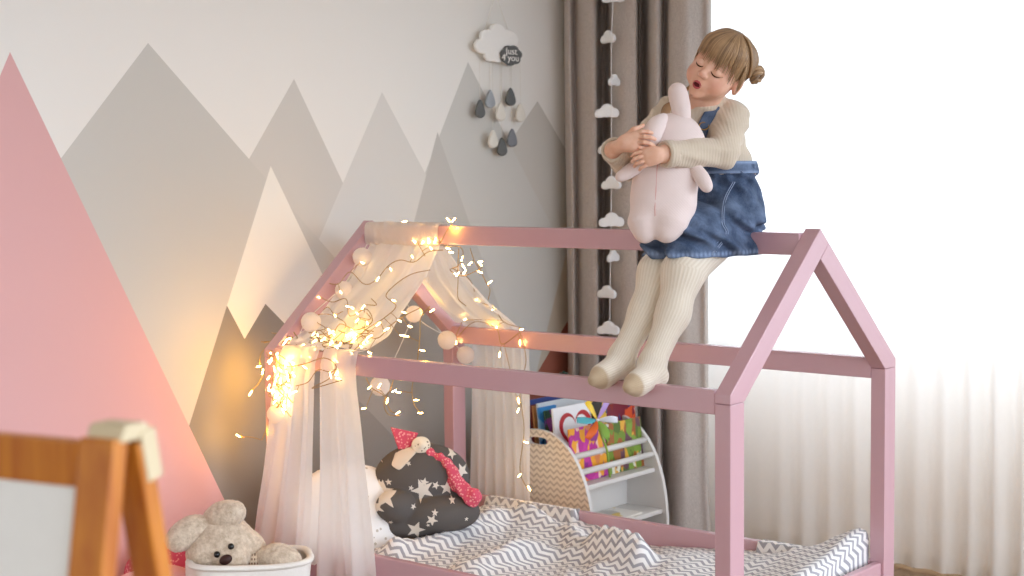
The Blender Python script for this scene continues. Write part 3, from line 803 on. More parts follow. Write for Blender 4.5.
limb('ear', [(209, 524), (222, 516), (236, 512)], [.024, .034, .026], [.0, .02, .03], parent=dog)
limb('paw', [(262, 562), (278, 558), (292, 561)], [.03, .035, .024], [.02, .04, .05], parent=dog)
def ball(name, c, r, m, parent, M=None, seg=18):
    bm = bmesh.new(); bmesh.ops.create_uvsphere(bm, u_segments=seg, v_segments=seg//2+2, radius=1)
    r = V3(*(r if hasattr(r, '__len__') else (r,)*3)); M_ = np.eye(3) if M is None else np.asarray(M)
    for v in bm.verts: v.co = Vector(np.asarray(c)+M_.T@(np.array(v.co)*r))
    return bm_obj(name, bm, m, parent, True)
def onto(f, p, d):      # walk from p along d to the surface of f
    p = np.array(p, float); d = np.asarray(d, float)/nrm(np.asarray(d, float))
    for _ in range(60):
        s = float(f(p[None])[0]); p = p+d*s*.7
        if abs(s) < 1e-4: break
    return p
for x, y in ((217, 554.5), (231, 546.5)):
    ball('eye', onto(dog_f, dl(x, y, .2), ray(x, y)), .0092, M_BLK, dog)
ball('nose', onto(dog_f, dl(226, 559.5, .2), ray(226, 559.5))-CF*.004, (.019, .014, .012), M_NOSE, dog, DM)
def plaid(nt, b):
    k, (x, y, z) = coords(nt, 'Object')
    set_base(nt, b, mixc(nt, ((x+y)*90).frac().gt(.5).max((z*90).frac().gt(.5)), lin('#7A5A46'), lin('#D9C6AE')))
limb('neckerchief', [(246, 566), (255, 562), (262, 560)], [.010, .016, .010], [.03, .035, .03], mat('plaid_cotton', '#B89A80', .9, .1, build=plaid), dog)

# pink cushions piled to the left of the basket
M_BLUSH = mat('blush_cotton', '#E7A9A4', .9, .1, bump=(40, .2), sheen=.2)
M_RED = mat('red_print_cotton', '#A8434F', .9, .1, build=polka)
def cush(name, c, r, m, label, seed, M):
    def f(P):
        q = (P-c)@M.T; a = np.abs(q)/np.array(r)
        d = ((a**2.7).sum(-1)**(1/2.7)-1)*min(r)
        return (d+.006*np.sin(q[..., 0]*26+seed)*np.sin(q[..., 1]*31+q[..., 2]*17))*.8
    R = max(r)+.05
    return tag(sdf_obj(name, f, np.asarray(c)-R, np.asarray(c)+R, .008, m), label, 'cushion')
pkc = Z_(188, 590, .25); pkc = V3(pkc[0], pkc[1], 0)-vr*.085
cush('cushion', V3(pkc[0], pkc[1], .155), (.15, .12, .155), M_BLUSH, 'blush pink cushion standing on the floor left of the white basket', 1, np.array([vr, vd, V3(0, 0, 1)]))
rdc = pkc+vd*.195-vr*.01
cush('cushion', V3(rdc[0], rdc[1], .17), (.13, .06, .165), M_RED, 'dark red patterned cushion tucked behind the blush pink cushion', 2, np.array([vr, vd, V3(0, 0, 1)]))

# ------------------------------------------------------------------ easel in front
def woodb(c1, c2):
    def f(nt, b):
        k, xyz = coords(nt, 'Object'); n = noise(nt, 6, 5, stretch(nt, k, (14, 14, 1.2)))
        set_base(nt, b, mixc(nt, n.smooth(.25, .75), lin(c1), lin(c2)))
    return f
M_WOOD = mat('orange_varnished_wood', '#C07A30', .4, .4, build=woodb('#A55A1A', '#BE7626'))
M_BOARD = mat('whiteboard', '#DAD8D2', .25, .5, bump=(60, .03))
M_CAPP = mat('cream_plastic', '#C6B593', .5, .3, bump=(90, .05))
ee = V3(.976, .216, 0); en = V3(.216, -.976, 0)
top = atd(104, 434, 1.5); zt = top[2]-.004
ea = thing('easel', 'orange wooden children\'s easel with a whiteboard standing nearest the camera', 'easel', (top[0]-.29*ee[0], top[1]-.29*ee[1], 0))
def bar(name, a, b, wdir, w, t, m=M_WOOD, parent=ea, bev=.003):
    """a straight timber from a to b; w wide along wdir, t thick"""
    a, b = np.asarray(a, float), np.asarray(b, float); ax = b-a; ln = nrm(ax); ax /= ln
    wd = np.asarray(wdir, float); wd = wd-ax*(wd@ax); wd /= nrm(wd); td = np.cross(ax, wd)
    bm = bmesh.new(); vs = box(bm, (-w/2, -t/2, 0), (w/2, t/2, ln), bev)
    for v in bm.verts:
        q = np.array(v.co); v.co = Vector(a+wd*q[0]+td*q[1]+ax*q[2])
    return bm_obj(name, bm, m, parent)
EW, LEAN, BACK = .58, .21, .25
base = V3(top[0], top[1], 0)
for s in (0, 1):
    o_ = base-ee*EW*s
    bar('front_leg', o_+en*LEAN+V3(0, 0, .002), o_+V3(0, 0, zt), ee, .044, .022)
    bar('back_leg', o_+ee*(.006)-en*(BACK)+V3(0, 0, .002), o_+ee*(.006)-en*.030+V3(0, 0, zt-.006), ee, .036, .022)
    hp = o_-en*.018
    bm = bmesh.new(); prism(bm, [(-.022, -.004), (.022, -.004), (.024, .006), (.016, .013), (-.014, .013)], 0, -.024, .022, .003)
    for v in bm.verts:
        q = np.array(v.co); v.co = Vector(hp+ee*(q[0]+.002)-en*(q[1])+V3(0, 0, zt+q[2]))
    hg = bm_obj('hinge_cap', bm, M_CAPP, ea)
    bar('hinge_strap', hp+ee*(.024 if s == 0 else -.024)-en*.026+V3(0, 0, zt-.046), hp+ee*(.024 if s == 0 else -.024)-en*.016+V3(0, 0, zt+.004), en, .022, .004, M_CAPP, hg, .001)
fr = lambda s, z: base-ee*s+en*LEAN*(1-z/zt)+V3(0, 0, z)
bar('top_rail', fr(.022, zt-.026), fr(EW-.022, zt-.026), (0, 0, 1), .046, .018)
bar('bottom_rail', fr(.022, zt-.62), fr(EW-.022, zt-.62), (0, 0, 1), .046, .018)
bar('tray', fr(.022, zt-.66)+en*.04, fr(EW-.022, zt-.66)+en*.04, en, .09, .015)
nb = V3(0, 0, 1)*1.0+(-en)*LEAN/zt
bar('whiteboard', fr(EW/2, zt-.598), fr(EW/2, zt-.048), ee, EW-.04, .008, M_BOARD)
bk = lambda s, z: base-ee*s-en*(.04+(BACK-.04)*(1-z/zt))+V3(0, 0, z)
bar('back_rail', bk(.02, .35), bk(EW-.02, .35), (0, 0, 1), .04, .016)
bar('back_rail', bk(.02, zt-.05), bk(EW-.02, zt-.05), (0, 0, 1), .04, .016)

# ------------------------------------------------------------------ bookshelf
M_SHELF = mat('white_shelf_board', '#D3D0CB', .45, .35, bump=(60, .03))
M_CHEV = chev_mat('chevron_board', .030, .42, .0215, '#EBDFC9', '#C7B9A2', .62, axes=(0, 2))
sh = thing('bookshelf', 'low white bookshelf with rounded chevron side panel behind the bed', 'bookshelf', (.29, 1.225, 0))
SX, SH, SA = .287, .522, .247
def arch(n=28, a=SA, h=SH):
    pts = [(SX-a, 0.0)]
    for i in range(n+1):
        t = math.pi*(1-i/n); c, s = math.cos(t), math.sin(t); e = 2/2.25
        pts.append((SX+a*math.copysign(abs(c)**e, c), .10+(h-.10)*s**e))
    pts.append((SX+a, 0.0)); return pts
def panel(y0, y1, slot=None, name='side_panel', m=M_SHELF):
    bm = bmesh.new(); loops = [arch()]
    if slot:
        cx, cz, rx, rz = slot; loops.append([(cx+rx*math.copysign(abs(math.cos(t))**.6, math.cos(t)), cz+rz*math.copysign(abs(math.sin(t))**.8, math.sin(t))) for t in np.linspace(0, 2*math.pi, 28, endpoint=False)])
    es = []
    for lp in loops:
        vs = [bm.verts.new((p[0], y0, p[1])) for p in lp]; es += [bm.edges.new((vs[i], vs[(i+1) % len(vs)])) for i in range(len(vs))]
    bmesh.ops.triangle_fill(bm, use_beauty=True, use_dissolve=False, edges=es)
    r = bmesh.ops.extrude_face_region(bm, geom=bm.faces[:])
    bmesh.ops.translate(bm, verts=[v for v in r['geom'] if isinstance(v, bmesh.types.BMVert)], vec=(0, y1-y0, 0))
    return bm_obj(name, bm, m, sh)
SY0, SY1 = 1.0, 1.45
slot = Y_(538, 441, SY0); slot = (slot[0], slot[2], .042, .0135)
sp_ = panel(SY0, SY0+.016, slot)
sp_.data.materials.append(M_CHEV)
for p in sp_.data.polygons:
    if abs(p.normal.y) > .9 and p.center.y < 0: p.material_index = 1
panel(SY1, SY1+.016)
def sbox(name, lo, hi, m=M_SHELF, bev=.002):
    bm = bmesh.new(); box(bm, lo, hi, bev); return bm_obj(name, bm, m, sh)
YI0, YI1 = SY0+.016, SY1
sbox('shelf_board', (.36, YI0, .322), (.482, YI1, .338)); sbox('shelf_board', (.10, YI0, .172), (.515, YI1, .188))
sbox('shelf_board', (.10, YI0, .03), (.52, YI1, .046)); sbox('shelf_board', (.255, YI0, .352), (.36, YI1, .366)); sbox('shelf_board', (.08, YI0, .38), (.255, YI1, .394))
sbox('divider_panel', (.345, YI0, .188), (.357, YI1, .40)); sbox('divider_panel', (.062, YI0, .046), (.074, YI1, .40))
for x, z in ((.436, .436), (.468, .386)):
    m = MB(); m.tube([(x, YI0, z), (x, YI1, z)], .0110, 16); m.build('rail', M_SHELF, sh)

# ------------------------------------------------------------------ books
def cover(name, cols, scale, seed):
    def f(nt, b):
        k, xyz = coords(nt, 'Object'); vv = stretch(nt, k, (1, 1, .6))
        v = nt.nodes.new('ShaderNodeTexVoronoi'); v.inputs['Scale'].default_value = scale
        ad = nt.nodes.new('ShaderNodeVectorMath'); ad.operation = 'ADD'; ad.inputs[1].default_value = (seed, seed*2.3, seed*.7)
        nz = nt.nodes.new('ShaderNodeTexNoise'); nz.inputs['Scale'].default_value = 22; nt.links.new(vv, nz.inputs['Vector'])
        ml = nt.nodes.new('ShaderNodeVectorMath'); ml.operation = 'SCALE'; ml.inputs['Scale'].default_value = .05; nt.links.new(nz.outputs['Color'], ml.inputs[0])
        nt.links.new(vv, ad.inputs[0]); a2 = nt.nodes.new('ShaderNodeVectorMath'); a2.operation = 'ADD'
        nt.links.new(ad.outputs[0], a2.inputs[0]); nt.links.new(ml.outputs[0], a2.inputs[1]); nt.links.new(a2.outputs[0], v.inputs['Vector'])
        sp = nt.nodes.new('ShaderNodeSeparateXYZ'); nt.links.new(v.outputs['Color'], sp.inputs[0])
        rp = nt.nodes.new('ShaderNodeValToRGB'); rp.color_ramp.interpolation = 'CONSTANT'; el = rp.color_ramp.elements
        while len(el) < len(cols): el.new(.5)
        for i, c in enumerate(cols): el[i].position = i/len(cols); el[i].color = lin(c)
        nt.links.new(sp.outputs[0], rp.inputs[0]); set_base(nt, b, rp.outputs[0])
    return mat(name, cols[0], .3, .45, build=f)
M_PAGE = mat('paper_pages', '#EAE4D8', .9, .1, bump=(300, .2, (1, 1, 12)))
def book(x, tl, tr, z0, th, m, label, lean=.10, name='book', trz=True):
    """a book standing in the rack, its cover facing +X, top corners at two pixels"""
    a, b = X_(*tl, x), X_(*tr, x); zt_ = (a[2]+b[2])/2; h = (zt_-z0); y0, y1 = a[1], b[1]
    t = thing(name, label, 'book', (x, (y0+y1)/2, z0), 'books in the bookshelf')
    def tr_(bm):
        for v in bm.verts:
            q = np.array(v.co); v.co = Vector((x-lean*(q[2])+q[0]+lean*h, q[1], z0+q[2]))
    bm = bmesh.new(); 
    box(bm, (-.0015, y0, 0), (.0, y1, h)); box(bm, (-th, y0, 0), (-th+.0015, y1, h)); box(bm, (-th, y0-.001, 0), (0, y0+.001, h)); tr_(bm)
    bm_obj('cover', bm, m, t)
    bm = bmesh.new(); box(bm, (-th+.0016, y0+.0012, .003), (-.0016, y1-.003, h-.003)); tr_(bm); bm_obj('pages', bm, M_PAGE, t)
    return t, lambda yy, zz, dx: V3(x-lean*zz+dx+lean*h, yy, z0+zz), y0, y1, h
plainm = lambda n, c: mat(n, c, .3, .45, var=.1, bump=(20, .02))
book(.12, (525, 403), (566, 392), .396, .010, plainm('navy_cover', '#3D4E8E'), 'blue picture book at the very back of the bookshelf')
book(.145, (531, 407), (552, 400), .396, .008, plainm('brick_cover', '#7A2F2C'), 'dark red book just in front of the blue one at the back of the shelf')
book(.165, (533.5, 408), (552, 401), .396, .008, plainm('tan_cover', '#C98F5A'), 'tan orange thin book at the left end of the shelf')
book(.20, (538, 404), (588, 394), .396, .009, plainm('white_cover', '#D8DEE2'), 'white topped book rising behind the heart cover')
book(.225, (539, 409), (556, 404), .396, .009, cover('blue_picture_cover', ['#2B6FB5', '#3F8FD0', '#2B6FB5', '#7FB7DD'], 22, 3), 'bright blue picture book left of the heart cover')
book(.248, (545.5, 412), (562, 407), .396, .009, cover('purple_picture_cover', ['#8C3A86', '#3E6B4A', '#5A3A7A', '#B05A50', '#2F4F40'], 40, 5), 'purple and green picture book overlapped by the heart cover')
tb, pf, y0, y1, h = book(.325, (553, 411), (591, 399.5), .368, .008, mat('white_card', '#EDEFF0', .3, .45, bump=(60, .02)), 'white book with a big red heart outline on its cover')
hp_ = []
for t in np.linspace(0, 2*math.pi, 60, endpoint=False):
    hp_.append((16*math.sin(t)**3, 13*math.cos(t)-5*math.cos(2*t)-2*math.cos(3*t)-math.cos(4*t)))
hp_ = np.array(hp_)/16; ym, zm = (y0+y1)/2+.008, h*.60; sy, sz = (y1-y0)*.42, h*.40
V, F = [], []; n = len(hp_)
for k_, (f_, dx) in enumerate(((1.0, .0006), (.78, .0006))):
    for p in hp_: V.append(pf(ym+p[0]*sy*f_, zm+p[1]*sz*f_, dx))
F = [(i, (i+1) % n, n+(i+1) % n, n+i) for i in range(n)]
hh = mesh_obj('heart_print', V, F, plainm('heart_red', '#B3202C'), tb, False); hh['label'] = 'red heart outline'
book(.335, (592, 401), (605, 397.5), .368, .008, cover('yellow_black_cover', ['#1E1B18', '#E8C63A', '#1E1B18', '#D8B040'], 26, 9), 'black and yellow book between the heart cover and the red and blue book')
book(.33, (606, 406), (634, 399), .368, .010, cover('red_blue_cover', ['#B7322C', '#2F3D7A', '#D9582F', '#7A2436', '#C8D2DA', '#8A2A1E'], 30, 12), 'red and dark blue book at the far end of the middle row')
book(.418, (569, 433), (604, 419), .340, .006, cover('magenta_cover', ['#B32A8E', '#E7A12C', '#C2389A', '#D8824E', '#8C2A86', '#E8C0B0', '#B0309A'], 34, 17), 'magenta and orange magazine in the front tier of the shelf', name='magazine')
book(.418, (606, 427), (640, 414), .340, .006, cover('green_cover', ['#6E8A2E', '#9A5A2C', '#4E6A28', '#D9A53A', '#5E3A4A', '#D8D6C6', '#7A9A3A'], 34, 23), 'green and brown magazine in the front tier of the shelf', name='magazine')
mg = thing('magazine', 'magazine with yellow cover lying flat on the lower shelf board', 'magazine', (.44, 1.22, .188), 'books in the bookshelf')
bm = bmesh.new(); box(bm, (.375, 1.12, .1885), (.50, 1.34, .193), .0008); bm_obj('pages', bm, M_PAGE, mg)
bm = bmesh.new(); box(bm, (.372, 1.118, .193), (.503, 1.342, .1945)); bm_obj('cover', bm, cover('yellow_mag_cover', ['#E8E4DC', '#D9B640', '#E2DED6', '#B9B4AC'], 16, 2), mg)
# a small jar on the back tier
jr = thing('jar', 'small grey jar with dark green lid standing behind the books', 'jar', (.10, 1.38, .394))
jp = X_(581, 370, .10); m = MB()
def lathe(name, c, prof, m, parent=None, k=24):
    V = [(c[0]+r*math.cos(2*math.pi*j/k), c[1]+r*math.sin(2*math.pi*j/k), c[2]+z) for r, z in prof for j in range(k)]
    F = [(i*k+j, i*k+(j+1) % k, (i+1)*k+(j+1) % k, (i+1)*k+j) for i in range(len(prof)-1) for j in range(k)]
    F += [tuple(range(k))[::-1], tuple((len(prof)-1)*k+j for j in range(k))]
    return mesh_obj(name, V, F, m, parent)
jy = min(jp[1], 1.40); jz = jp[2]
lathe('body', (.10, jy, .3945), [(.016, 0), (.019, .003), (.019, jz-.3945-.03), (.015, jz-.3945-.016), (.013, jz-.3945-.012)], mat('grey_glaze', '#7C8784', .3, .5, bump=(30, .05)), jr)
lathe('lid', (.10, jy, jz-.012), [(.0165, 0), (.0175, .004), (.0165, .013), (.006, .015), (.005, .02)], mat('green_glaze', '#2E3F38', .3, .5, bump=(30, .05)), jr)

# ------------------------------------------------------------------ pinwheel
pw = thing('pinwheel', 'multicoloured toy pinwheel stuck in the front of the bookshelf', 'pinwheel', Y_(609, 470, 1.22))
ph_ = X_(597, 420, .478); pd = V3(.82, -.55, .15); pd /= nrm(pd); pa = np.cross(V3(0, 0, 1), pd); pa /= nrm(pa); pb = np.cross(pd, pa)
m = MB(); m.tube([ph_-pd*.012, X_(607, 450, .462), X_(610, 478, .456)], .0045, 8); m.build('stick', plainm('green_stick', '#8FB04A'), pw)
m = MB(); m.tube([ph_-pd*.012, ph_+pd*.014], .0045, 10); m.build('hub', plainm('white_hub', '#F0F0F0'), pw)
for i, c in enumerate(['#F2CE3C', '#B79AD6', '#E8ECF6', '#8FC25A', '#EE7438', '#5CB8C8']):
    a0 = math.radians(115-60*i); 
    def pet(u, v, a0=a0):
        r = .004+.072*v; wd = .9*(1-.72*v)*(u-.35); a = a0+wd
        return ph_+r*(math.cos(a)*pa+math.sin(a)*pb)+pd*(.003+.020*u*math.sin(math.pi*min(1, v*1.05)))
    o = mesh_obj('petal', *grid_vf(pet, 6, 8), mat('petal_film_%d' % i, c, .25, .5), pw); solid(o, .0008)

# ------------------------------------------------------------------ cloud mobile on the wall
M_MW = mat('white_painted_wood', '#F6F4EE', .6, .3, bump=(60, .04)); M_MD = mat('slate_felt', '#6A6C6B', .85, .1, bump=(200, .2))
M_MG = mat('blue_grey_felt', '#A3A8AC', .85, .1, bump=(200, .2)); M_MM = mat('mid_grey_felt', '#82858A', .85, .1, bump=(200, .2)); M_MC = mat('cream_felt', '#E4DFD3', .85, .1, bump=(200, .2))
def wp(px, py, x): return X_(px, py, x)
def pxs(px, py, x):      # metres per pixel sideways and up on that wall plane
    return nrm(wp(px+1, py, x)-wp(px, py, x)), nrm(wp(px, py+1, x)-wp(px, py, x))
def flat_blobs(name, blobs, x, t, m, parent, h=.004, k=.004):
    cs = [(wp(a, b, x), r*pxs(a, b, x)[0]*q, r*pxs(a, b, x)[1]) for a, b, r, q in blobs]
    def f(P):
        d = None
        for c, ry, rz in cs:
            qy, qz = (P[..., 1]-c[1])/ry, (P[..., 2]-c[2])/rz; e = (np.sqrt(qy*qy+qz*qz)-1)*min(ry, rz)
            d = e if d is None else smin(d, e, k)
        return smax(d, np.abs(P[..., 0]-x)-t, .003)
    lo = np.min([(x-t, c[1]-ry, c[2]-rz) for c, ry, rz in cs], 0)-.012; hi = np.max([(x+t, c[1]+ry, c[2]+rz) for c, ry, rz in cs], 0)+.012
    return sdf_obj(name, f, lo, hi, h, m, parent)
XM = -.118
mo = thing('cloud_mobile', 'wooden cloud wall mobile with hanging felt raindrops in the corner by the curtain', 'mobile', wp(490, -12, XM))
flat_blobs('cloud', [(482, 46, 7.5, 1), (487, 36.5, 7, 1), (497, 31, 7.5, 1), (498, 46, 14, 1), (507, 40, 10.5, 1), (489.5, 56, 5.5, 1), (497.5, 57, 5.5, 1), (507, 54, 8, 1)], XM, .008, M_MW, mo)
sc_ = flat_blobs('small_cloud', [(511, 55.5, 6.5, 1)]+[(511+6.0*math.cos(a), 55.5+5.8*math.sin(a), 4.6, 1) for a in np.radians([-115, -65, -10, 45, 100, 150, 195])], XM+.016, .006, M_MD, mo)
def text(s, px, py, x, size, m, parent, sx=1):
    cu = bpy.data.curves.new('text', 'FONT'); cu.body = s; cu.size = size; cu.extrude = .0006; cu.align_x = 'CENTER'; cu.align_y = 'CENTER'
    to = bpy.data.objects.new('text', cu); COL.objects.link(to); dg = bpy.context.evaluated_depsgraph_get(); dg.update()
    me = bpy.data.meshes.new_from_object(to.evaluated_get(dg)); co = np.array([v.co[:] for v in me.vertices]); fs = [tuple(p.vertices) for p in me.polygons]
    bpy.data.objects.remove(to); p = wp(px, py, x)
    V = [(x+q[2], p[1]+q[0]*sx, p[2]+q[1]) for q in co]; return mesh_obj('lettering', V, fs, m, parent, False)
text('Just', 511.5, 51.5, XM+.0235, .036, M_MW, sc_, 1.3); text('4 you', 510.5, 58, XM+.0235, .036, M_MW, sc_, 1.25)
def drop(px, py, m, x):
    c = wp(px, py, x); sy, sz = pxs(px, py, x); ry, rb = 4.7*sy, 5.0*sz
    def f(P):
        y = (P[..., 1]-c[1])/ry; z = (P[..., 2]-(c[2]-4*sz))/rb
        up = np.clip(z, 0, None); wv = np.where(z > 0, np.clip(1-(up/2.75)**1.45, 0.02, 1)**.85, 1)
        d = np.where(z > 0, np.maximum(np.abs(y)-wv*np.sqrt(np.clip(1-.0*up, 0, 1)), z-2.65), np.sqrt(y*y+z*z)-1)*min(ry, rb)*.7
        return smax(d, np.abs(P[..., 0]-x)-.006, .004)
    return sdf_obj('raindrop', f, c-V3(.012, ry+.01, 6*rb*.5+.02), c+V3(.012, ry+.01, 6*rb*.5+.02), .004, m, mo)
for i, (px, py, m, ty) in enumerate([(480, 109, M_MD, 60), (490, 99, M_MG, 60), (500.5, 112, M_MC, 60), (510.5, 97, M_MD, 62), (520.5, 113, M_MC, 58), (493, 139, M_MC, 60), (502, 147, M_MD, 60), (512, 138, M_MM, 62)]):
    drop(px, py, m, XM+.002*(i % 3))
    q = MB(); a = wp(px, py-9, XM); b = wp(px-.5, ty, XM); q.tube([a, b], .0009, 5); q.build('thread', M_MC, mo)
q = MB(); q.tube([wp(484, 33, XM), wp(494, -2, XM-.01), wp(495, -6, XM-.012)], .0012, 5); q.build('hanger', M_MC, mo)
q = MB(); q.tube([wp(509, 33, XM), wp(497, -2, XM-.01), wp(496, -6, XM-.012)], .0012, 5); q.build('hanger', M_MC, mo)
q = MB(); pz = wp(495.5, -6, -.14); q.tube([(XW-.004, pz[1], pz[2]), (XM-.004, pz[1], pz[2])], .003, 8); q.build('hook', M_MW, mo)

# ------------------------------------------------------------------ cloud garland on the curtain
M_FELT = mat('white_felt', '#EFEFEE', .95, .05, bump=(180, .4), sheen=.2)
YG = 1.575
gl = thing('cloud_garland', 'vertical string of white felt clouds hanging in front of the grey curtain', 'garland', Y_(612, 0, YG))
g0 = Y_(612.5, -10, YG)
q = MB(); pts = [Y_(x, y, YG) for x, y in ((613, -12), (611.5, 40), (611.5, 110), (611.5, 180), (610.5, 260), (609.5, 336))]
tz = pts[0].copy(); tz[2] = ZC-.002; q.tube(catmull([tz]+pts, 8), .0016, 6); q.build('string', M_FELT, gl)
for px, py, ang, s in ((613, -3, .2, 1), (608, 38, 1.0, .95), (614, 81, -1.05, .9), (606.5, 112, .1, 1.05), (606, 149, .9, .95), (611, 184, .7, 1), (611, 221, .0, 1.1), (613, 257, -1.0, .9), (606.5, 293, .75, 1), (608, 329, .5, 1.05)):
    c = Y_(px, py, YG-.004); v = V3(math.cos(ang)*.77, math.cos(ang)*.64, 0)+math.sin(ang)*V3(.64, -.77, 0)*1; v /= nrm(v); nn = np.cross(v, V3(0, 0, 1))
    s = s*1.14
    def f(P, c=c, v=v, nn=nn, s=s):
        a = (P-c)@v/s; z = (P[..., 2]-c[2])/s; n_ = (P-c)@nn
        d = np.sqrt((a+.022)**2+(z+.006)**2)-.016
        d = smin(d, np.sqrt((a-.002)**2+(z-.004)**2)-.022, .004); d = smin(d, np.sqrt((a-.024)**2+(z+.004)**2)-.0165, .004)
        d = smax(d, -z-.0185, .006); return smax(d*s, np.abs(n_)-.008, .005)*.8
    sdf_obj('cloud', f, c-.06, c+.06, .0035, M_FELT, gl)
# ------------------------------------------------------------------ the girl on the ridge beam
def skinb(nt, b):
    k, xyz = coords(nt, 'Object'); n = noise(nt, 40, 4, k)
    at_ = attr(nt, 'blush'); f = S(nt, at_.outputs['Fac'])
    c = mixc(nt, n.smooth(.3, .7), lin('#E2B094'), lin('#EABDA3')); set_base(nt, b, mixc(nt, f, c, lin('#D98A78')))
M_SKIN = mat('skin', '#E8BBA0', .5, .3, build=skinb, sss=.12)
M_LIP = mat('lips', '#BE5558', .4, .4, bump=(200, .1))
M_MOUTH = mat('mouth_inside', '#5A1A1E', .6, .2)
M_LASH = mat('eyelashes', '#5A3B2C', .6, .1)
def hairb(nt, b):
    k, xyz = coords(nt, 'Object'); at_ = attr(nt, 'strand'); s = S(nt, at_.outputs['Fac'])
    n = noise(nt, 60, 3, k)
    set_base(nt, b, mixc(nt, (s*.75+n*.35), lin('#503A29'), lin('#C49F75')))
M_HAIR = mat('light_brown_hair', '#94703F', .42, .4, build=hairb)
HD = 4.075                                     # distance of the head
HO = atd(719.5, 68.5, HD)
_U = .62*CR+.785*CU; _L = .785*CR-.62*CU; _F = -CF
ya, pi_ = math.radians(22), math.radians(21)
hF = math.cos(ya)*_F-math.sin(ya)*_L; hL = math.cos(ya)*_L+math.sin(ya)*_F
hU = math.cos(pi_)*_U+math.sin(pi_)*hF; hF = math.cos(pi_)*hF-math.sin(pi_)*_U
HM = np.array([hL, hF, hU]); HS = .925         # head axes: x her left, y forward, z up
def hl(*p): return HO+HS*(np.asarray(p, float)@HM)
def head_local(P): return ((P-HO)@HM.T)/HS
def head_f(q):
    d = ell(q, (0, -.014, .026), (.071, .090, .080))
    d = smin(d, ell(q, (0, .020, -.030), (.058, .062, .066)), .035)
    for s in (-1, 1):
        d = smin(d, ell(q, (s*.033, .046, -.040), (.028, .030, .028)), .022)
    d = smin(d, ell(q, (0, .066, -.082), (.020, .017, .016)), .022)             # chin
    d = smin(d, ell(q, (0, .078, -.054), (.021, .012, .014)), .014)             # mouth mound
    for s in (-1, 1):
        d = smax(d, -ell(q, (s*.030, .100, .000), (.019, .020, .011)), .012)    # socket
        d = smin(d, ell(q, (s*.029, .0655, -.003), (.0165, .0165, .0130)), .004)    # closed lid over the eyeball
    d = smin(d, rc(q, V3(0, .078, .004), V3(0, .094, -.022), .0060, .0085), .012)   # nose
    d = smin(d, ell(q, (0, .0945, -.025), (.0100, .0095, .0085)), .006)
    for s in (-1, 1): d = smin(d, ell(q, (s*.0095, .086, -.0275), (.0062, .0075, .0060)), .005)
    for s in (-1, 1):                                                           # ears
        e = ell(q, (s*.073, -.008, -.014), (.0095, .020, .029)); e = smax(e, -ell(q, (s*.082, -.002, -.012), (.007, .011, .018)), .004)
        d = smin(d, e, .006)
    d = smin(d, rc(q, V3(0, -.018, -.06), V3(0, -.035, -.125), .040, .042), .03)
    return d
# skeleton (pixels with distances, so that the pose is the photograph's)
J = dict(
    pelvis=V3(1.395, .455, 1.325), waist=V3(1.402, .445, 1.415), chest=V3(1.392, .405, 1.515), neck=atd(714, 110, 4.13),
    lsh=atd(731.5, 118, 4.13), rsh=atd(673, 113, 4.17), lel=atd(723, 152, 4.055), lwr=atd(665, 154, 3.945),
    rel=atd(629, 163, 4.10), rwr=atd(613.5, 150, 4.00),
    lhip=V3(1.452, .435, 1.300), rhip=V3(1.350, .435, 1.300), lkn=Y_(683, 272, .195), rkn=Y_(658, 273, .215),
    lcalf=Y_(673, 314, .145), rcalf=Y_(645, 312, .155), lank=Y_(652, 364, .065), rank=Y_(622, 356, .075),
    lhee=Y_(657, 376, .045), rhee=Y_(624, 367, .055), ltoe=Y_(629, 387, -.070), rtoe=Y_(594, 380, -.065))
LEGS = [([J['lhip'], J['lkn'], J['lcalf'], J['lank']], [.060, .049, .0375, .029], J['lank'], J['lhee'], J['ltoe']),
        ([J['rhip'], J['rkn'], J['rcalf'], J['rank']], [.060, .047, .036, .028], J['rank'], J['rhee'], J['rtoe'])]
def legs_f(P, g=0):
    d = None
    for pts, rd, an, he_, to in LEGS:
        e = chain(P, pts, [r+g for r in rd], .03)
        e = smin(e, rc(P, an, he_, .026+g, .025+g), .015)
        ball_ = he_+(to-he_)*.72
        e = smin(e, rc(P, he_, ball_, .023+g, .022+g), .012); e = smin(e, rc(P, an, ball_, .022+g, .022+g), .03)
        e = smin(e, rc(P, ball_, to, .022+g, .013+g), .012)
        tl = CR*.012
        e = smin(e, rc(P, ball_+tl, to+tl*.8-(to-he_)*.05, .015+g, .011+g), .012)
        d = e if d is None else np.minimum(d, e)
    return d
def torso_f(P, g=0):
    d = ell(P, J['pelvis'], (.095+g, .085+g, .085+g))
    d = smin(d, rc(P, J['waist'], J['chest'], .074+g, .080+g), .04)
    d = smin(d, rc(P, J['pelvis'], J['waist'], .082+g, .074+g), .03)
    d = smin(d, rc(P, J['lsh']-V3(.01, 0, .008), J['rsh']+V3(.012, 0, -.008), .040+g, .040+g), .03)
    return d
def arms_f(P, g=0, lw=None, rw=None):
    lw = J['lwr'] if lw is None else lw; rw = J['rwr'] if rw is None else rw
    l = chain(P, [J['lsh'], J['lel'], lw], [.039+g, .032+g, .024+g], .018)
    r = chain(P, [J['rsh'], J['rel'], rw], [.040+g, .033+g, .024+g], .018)
    return l, r
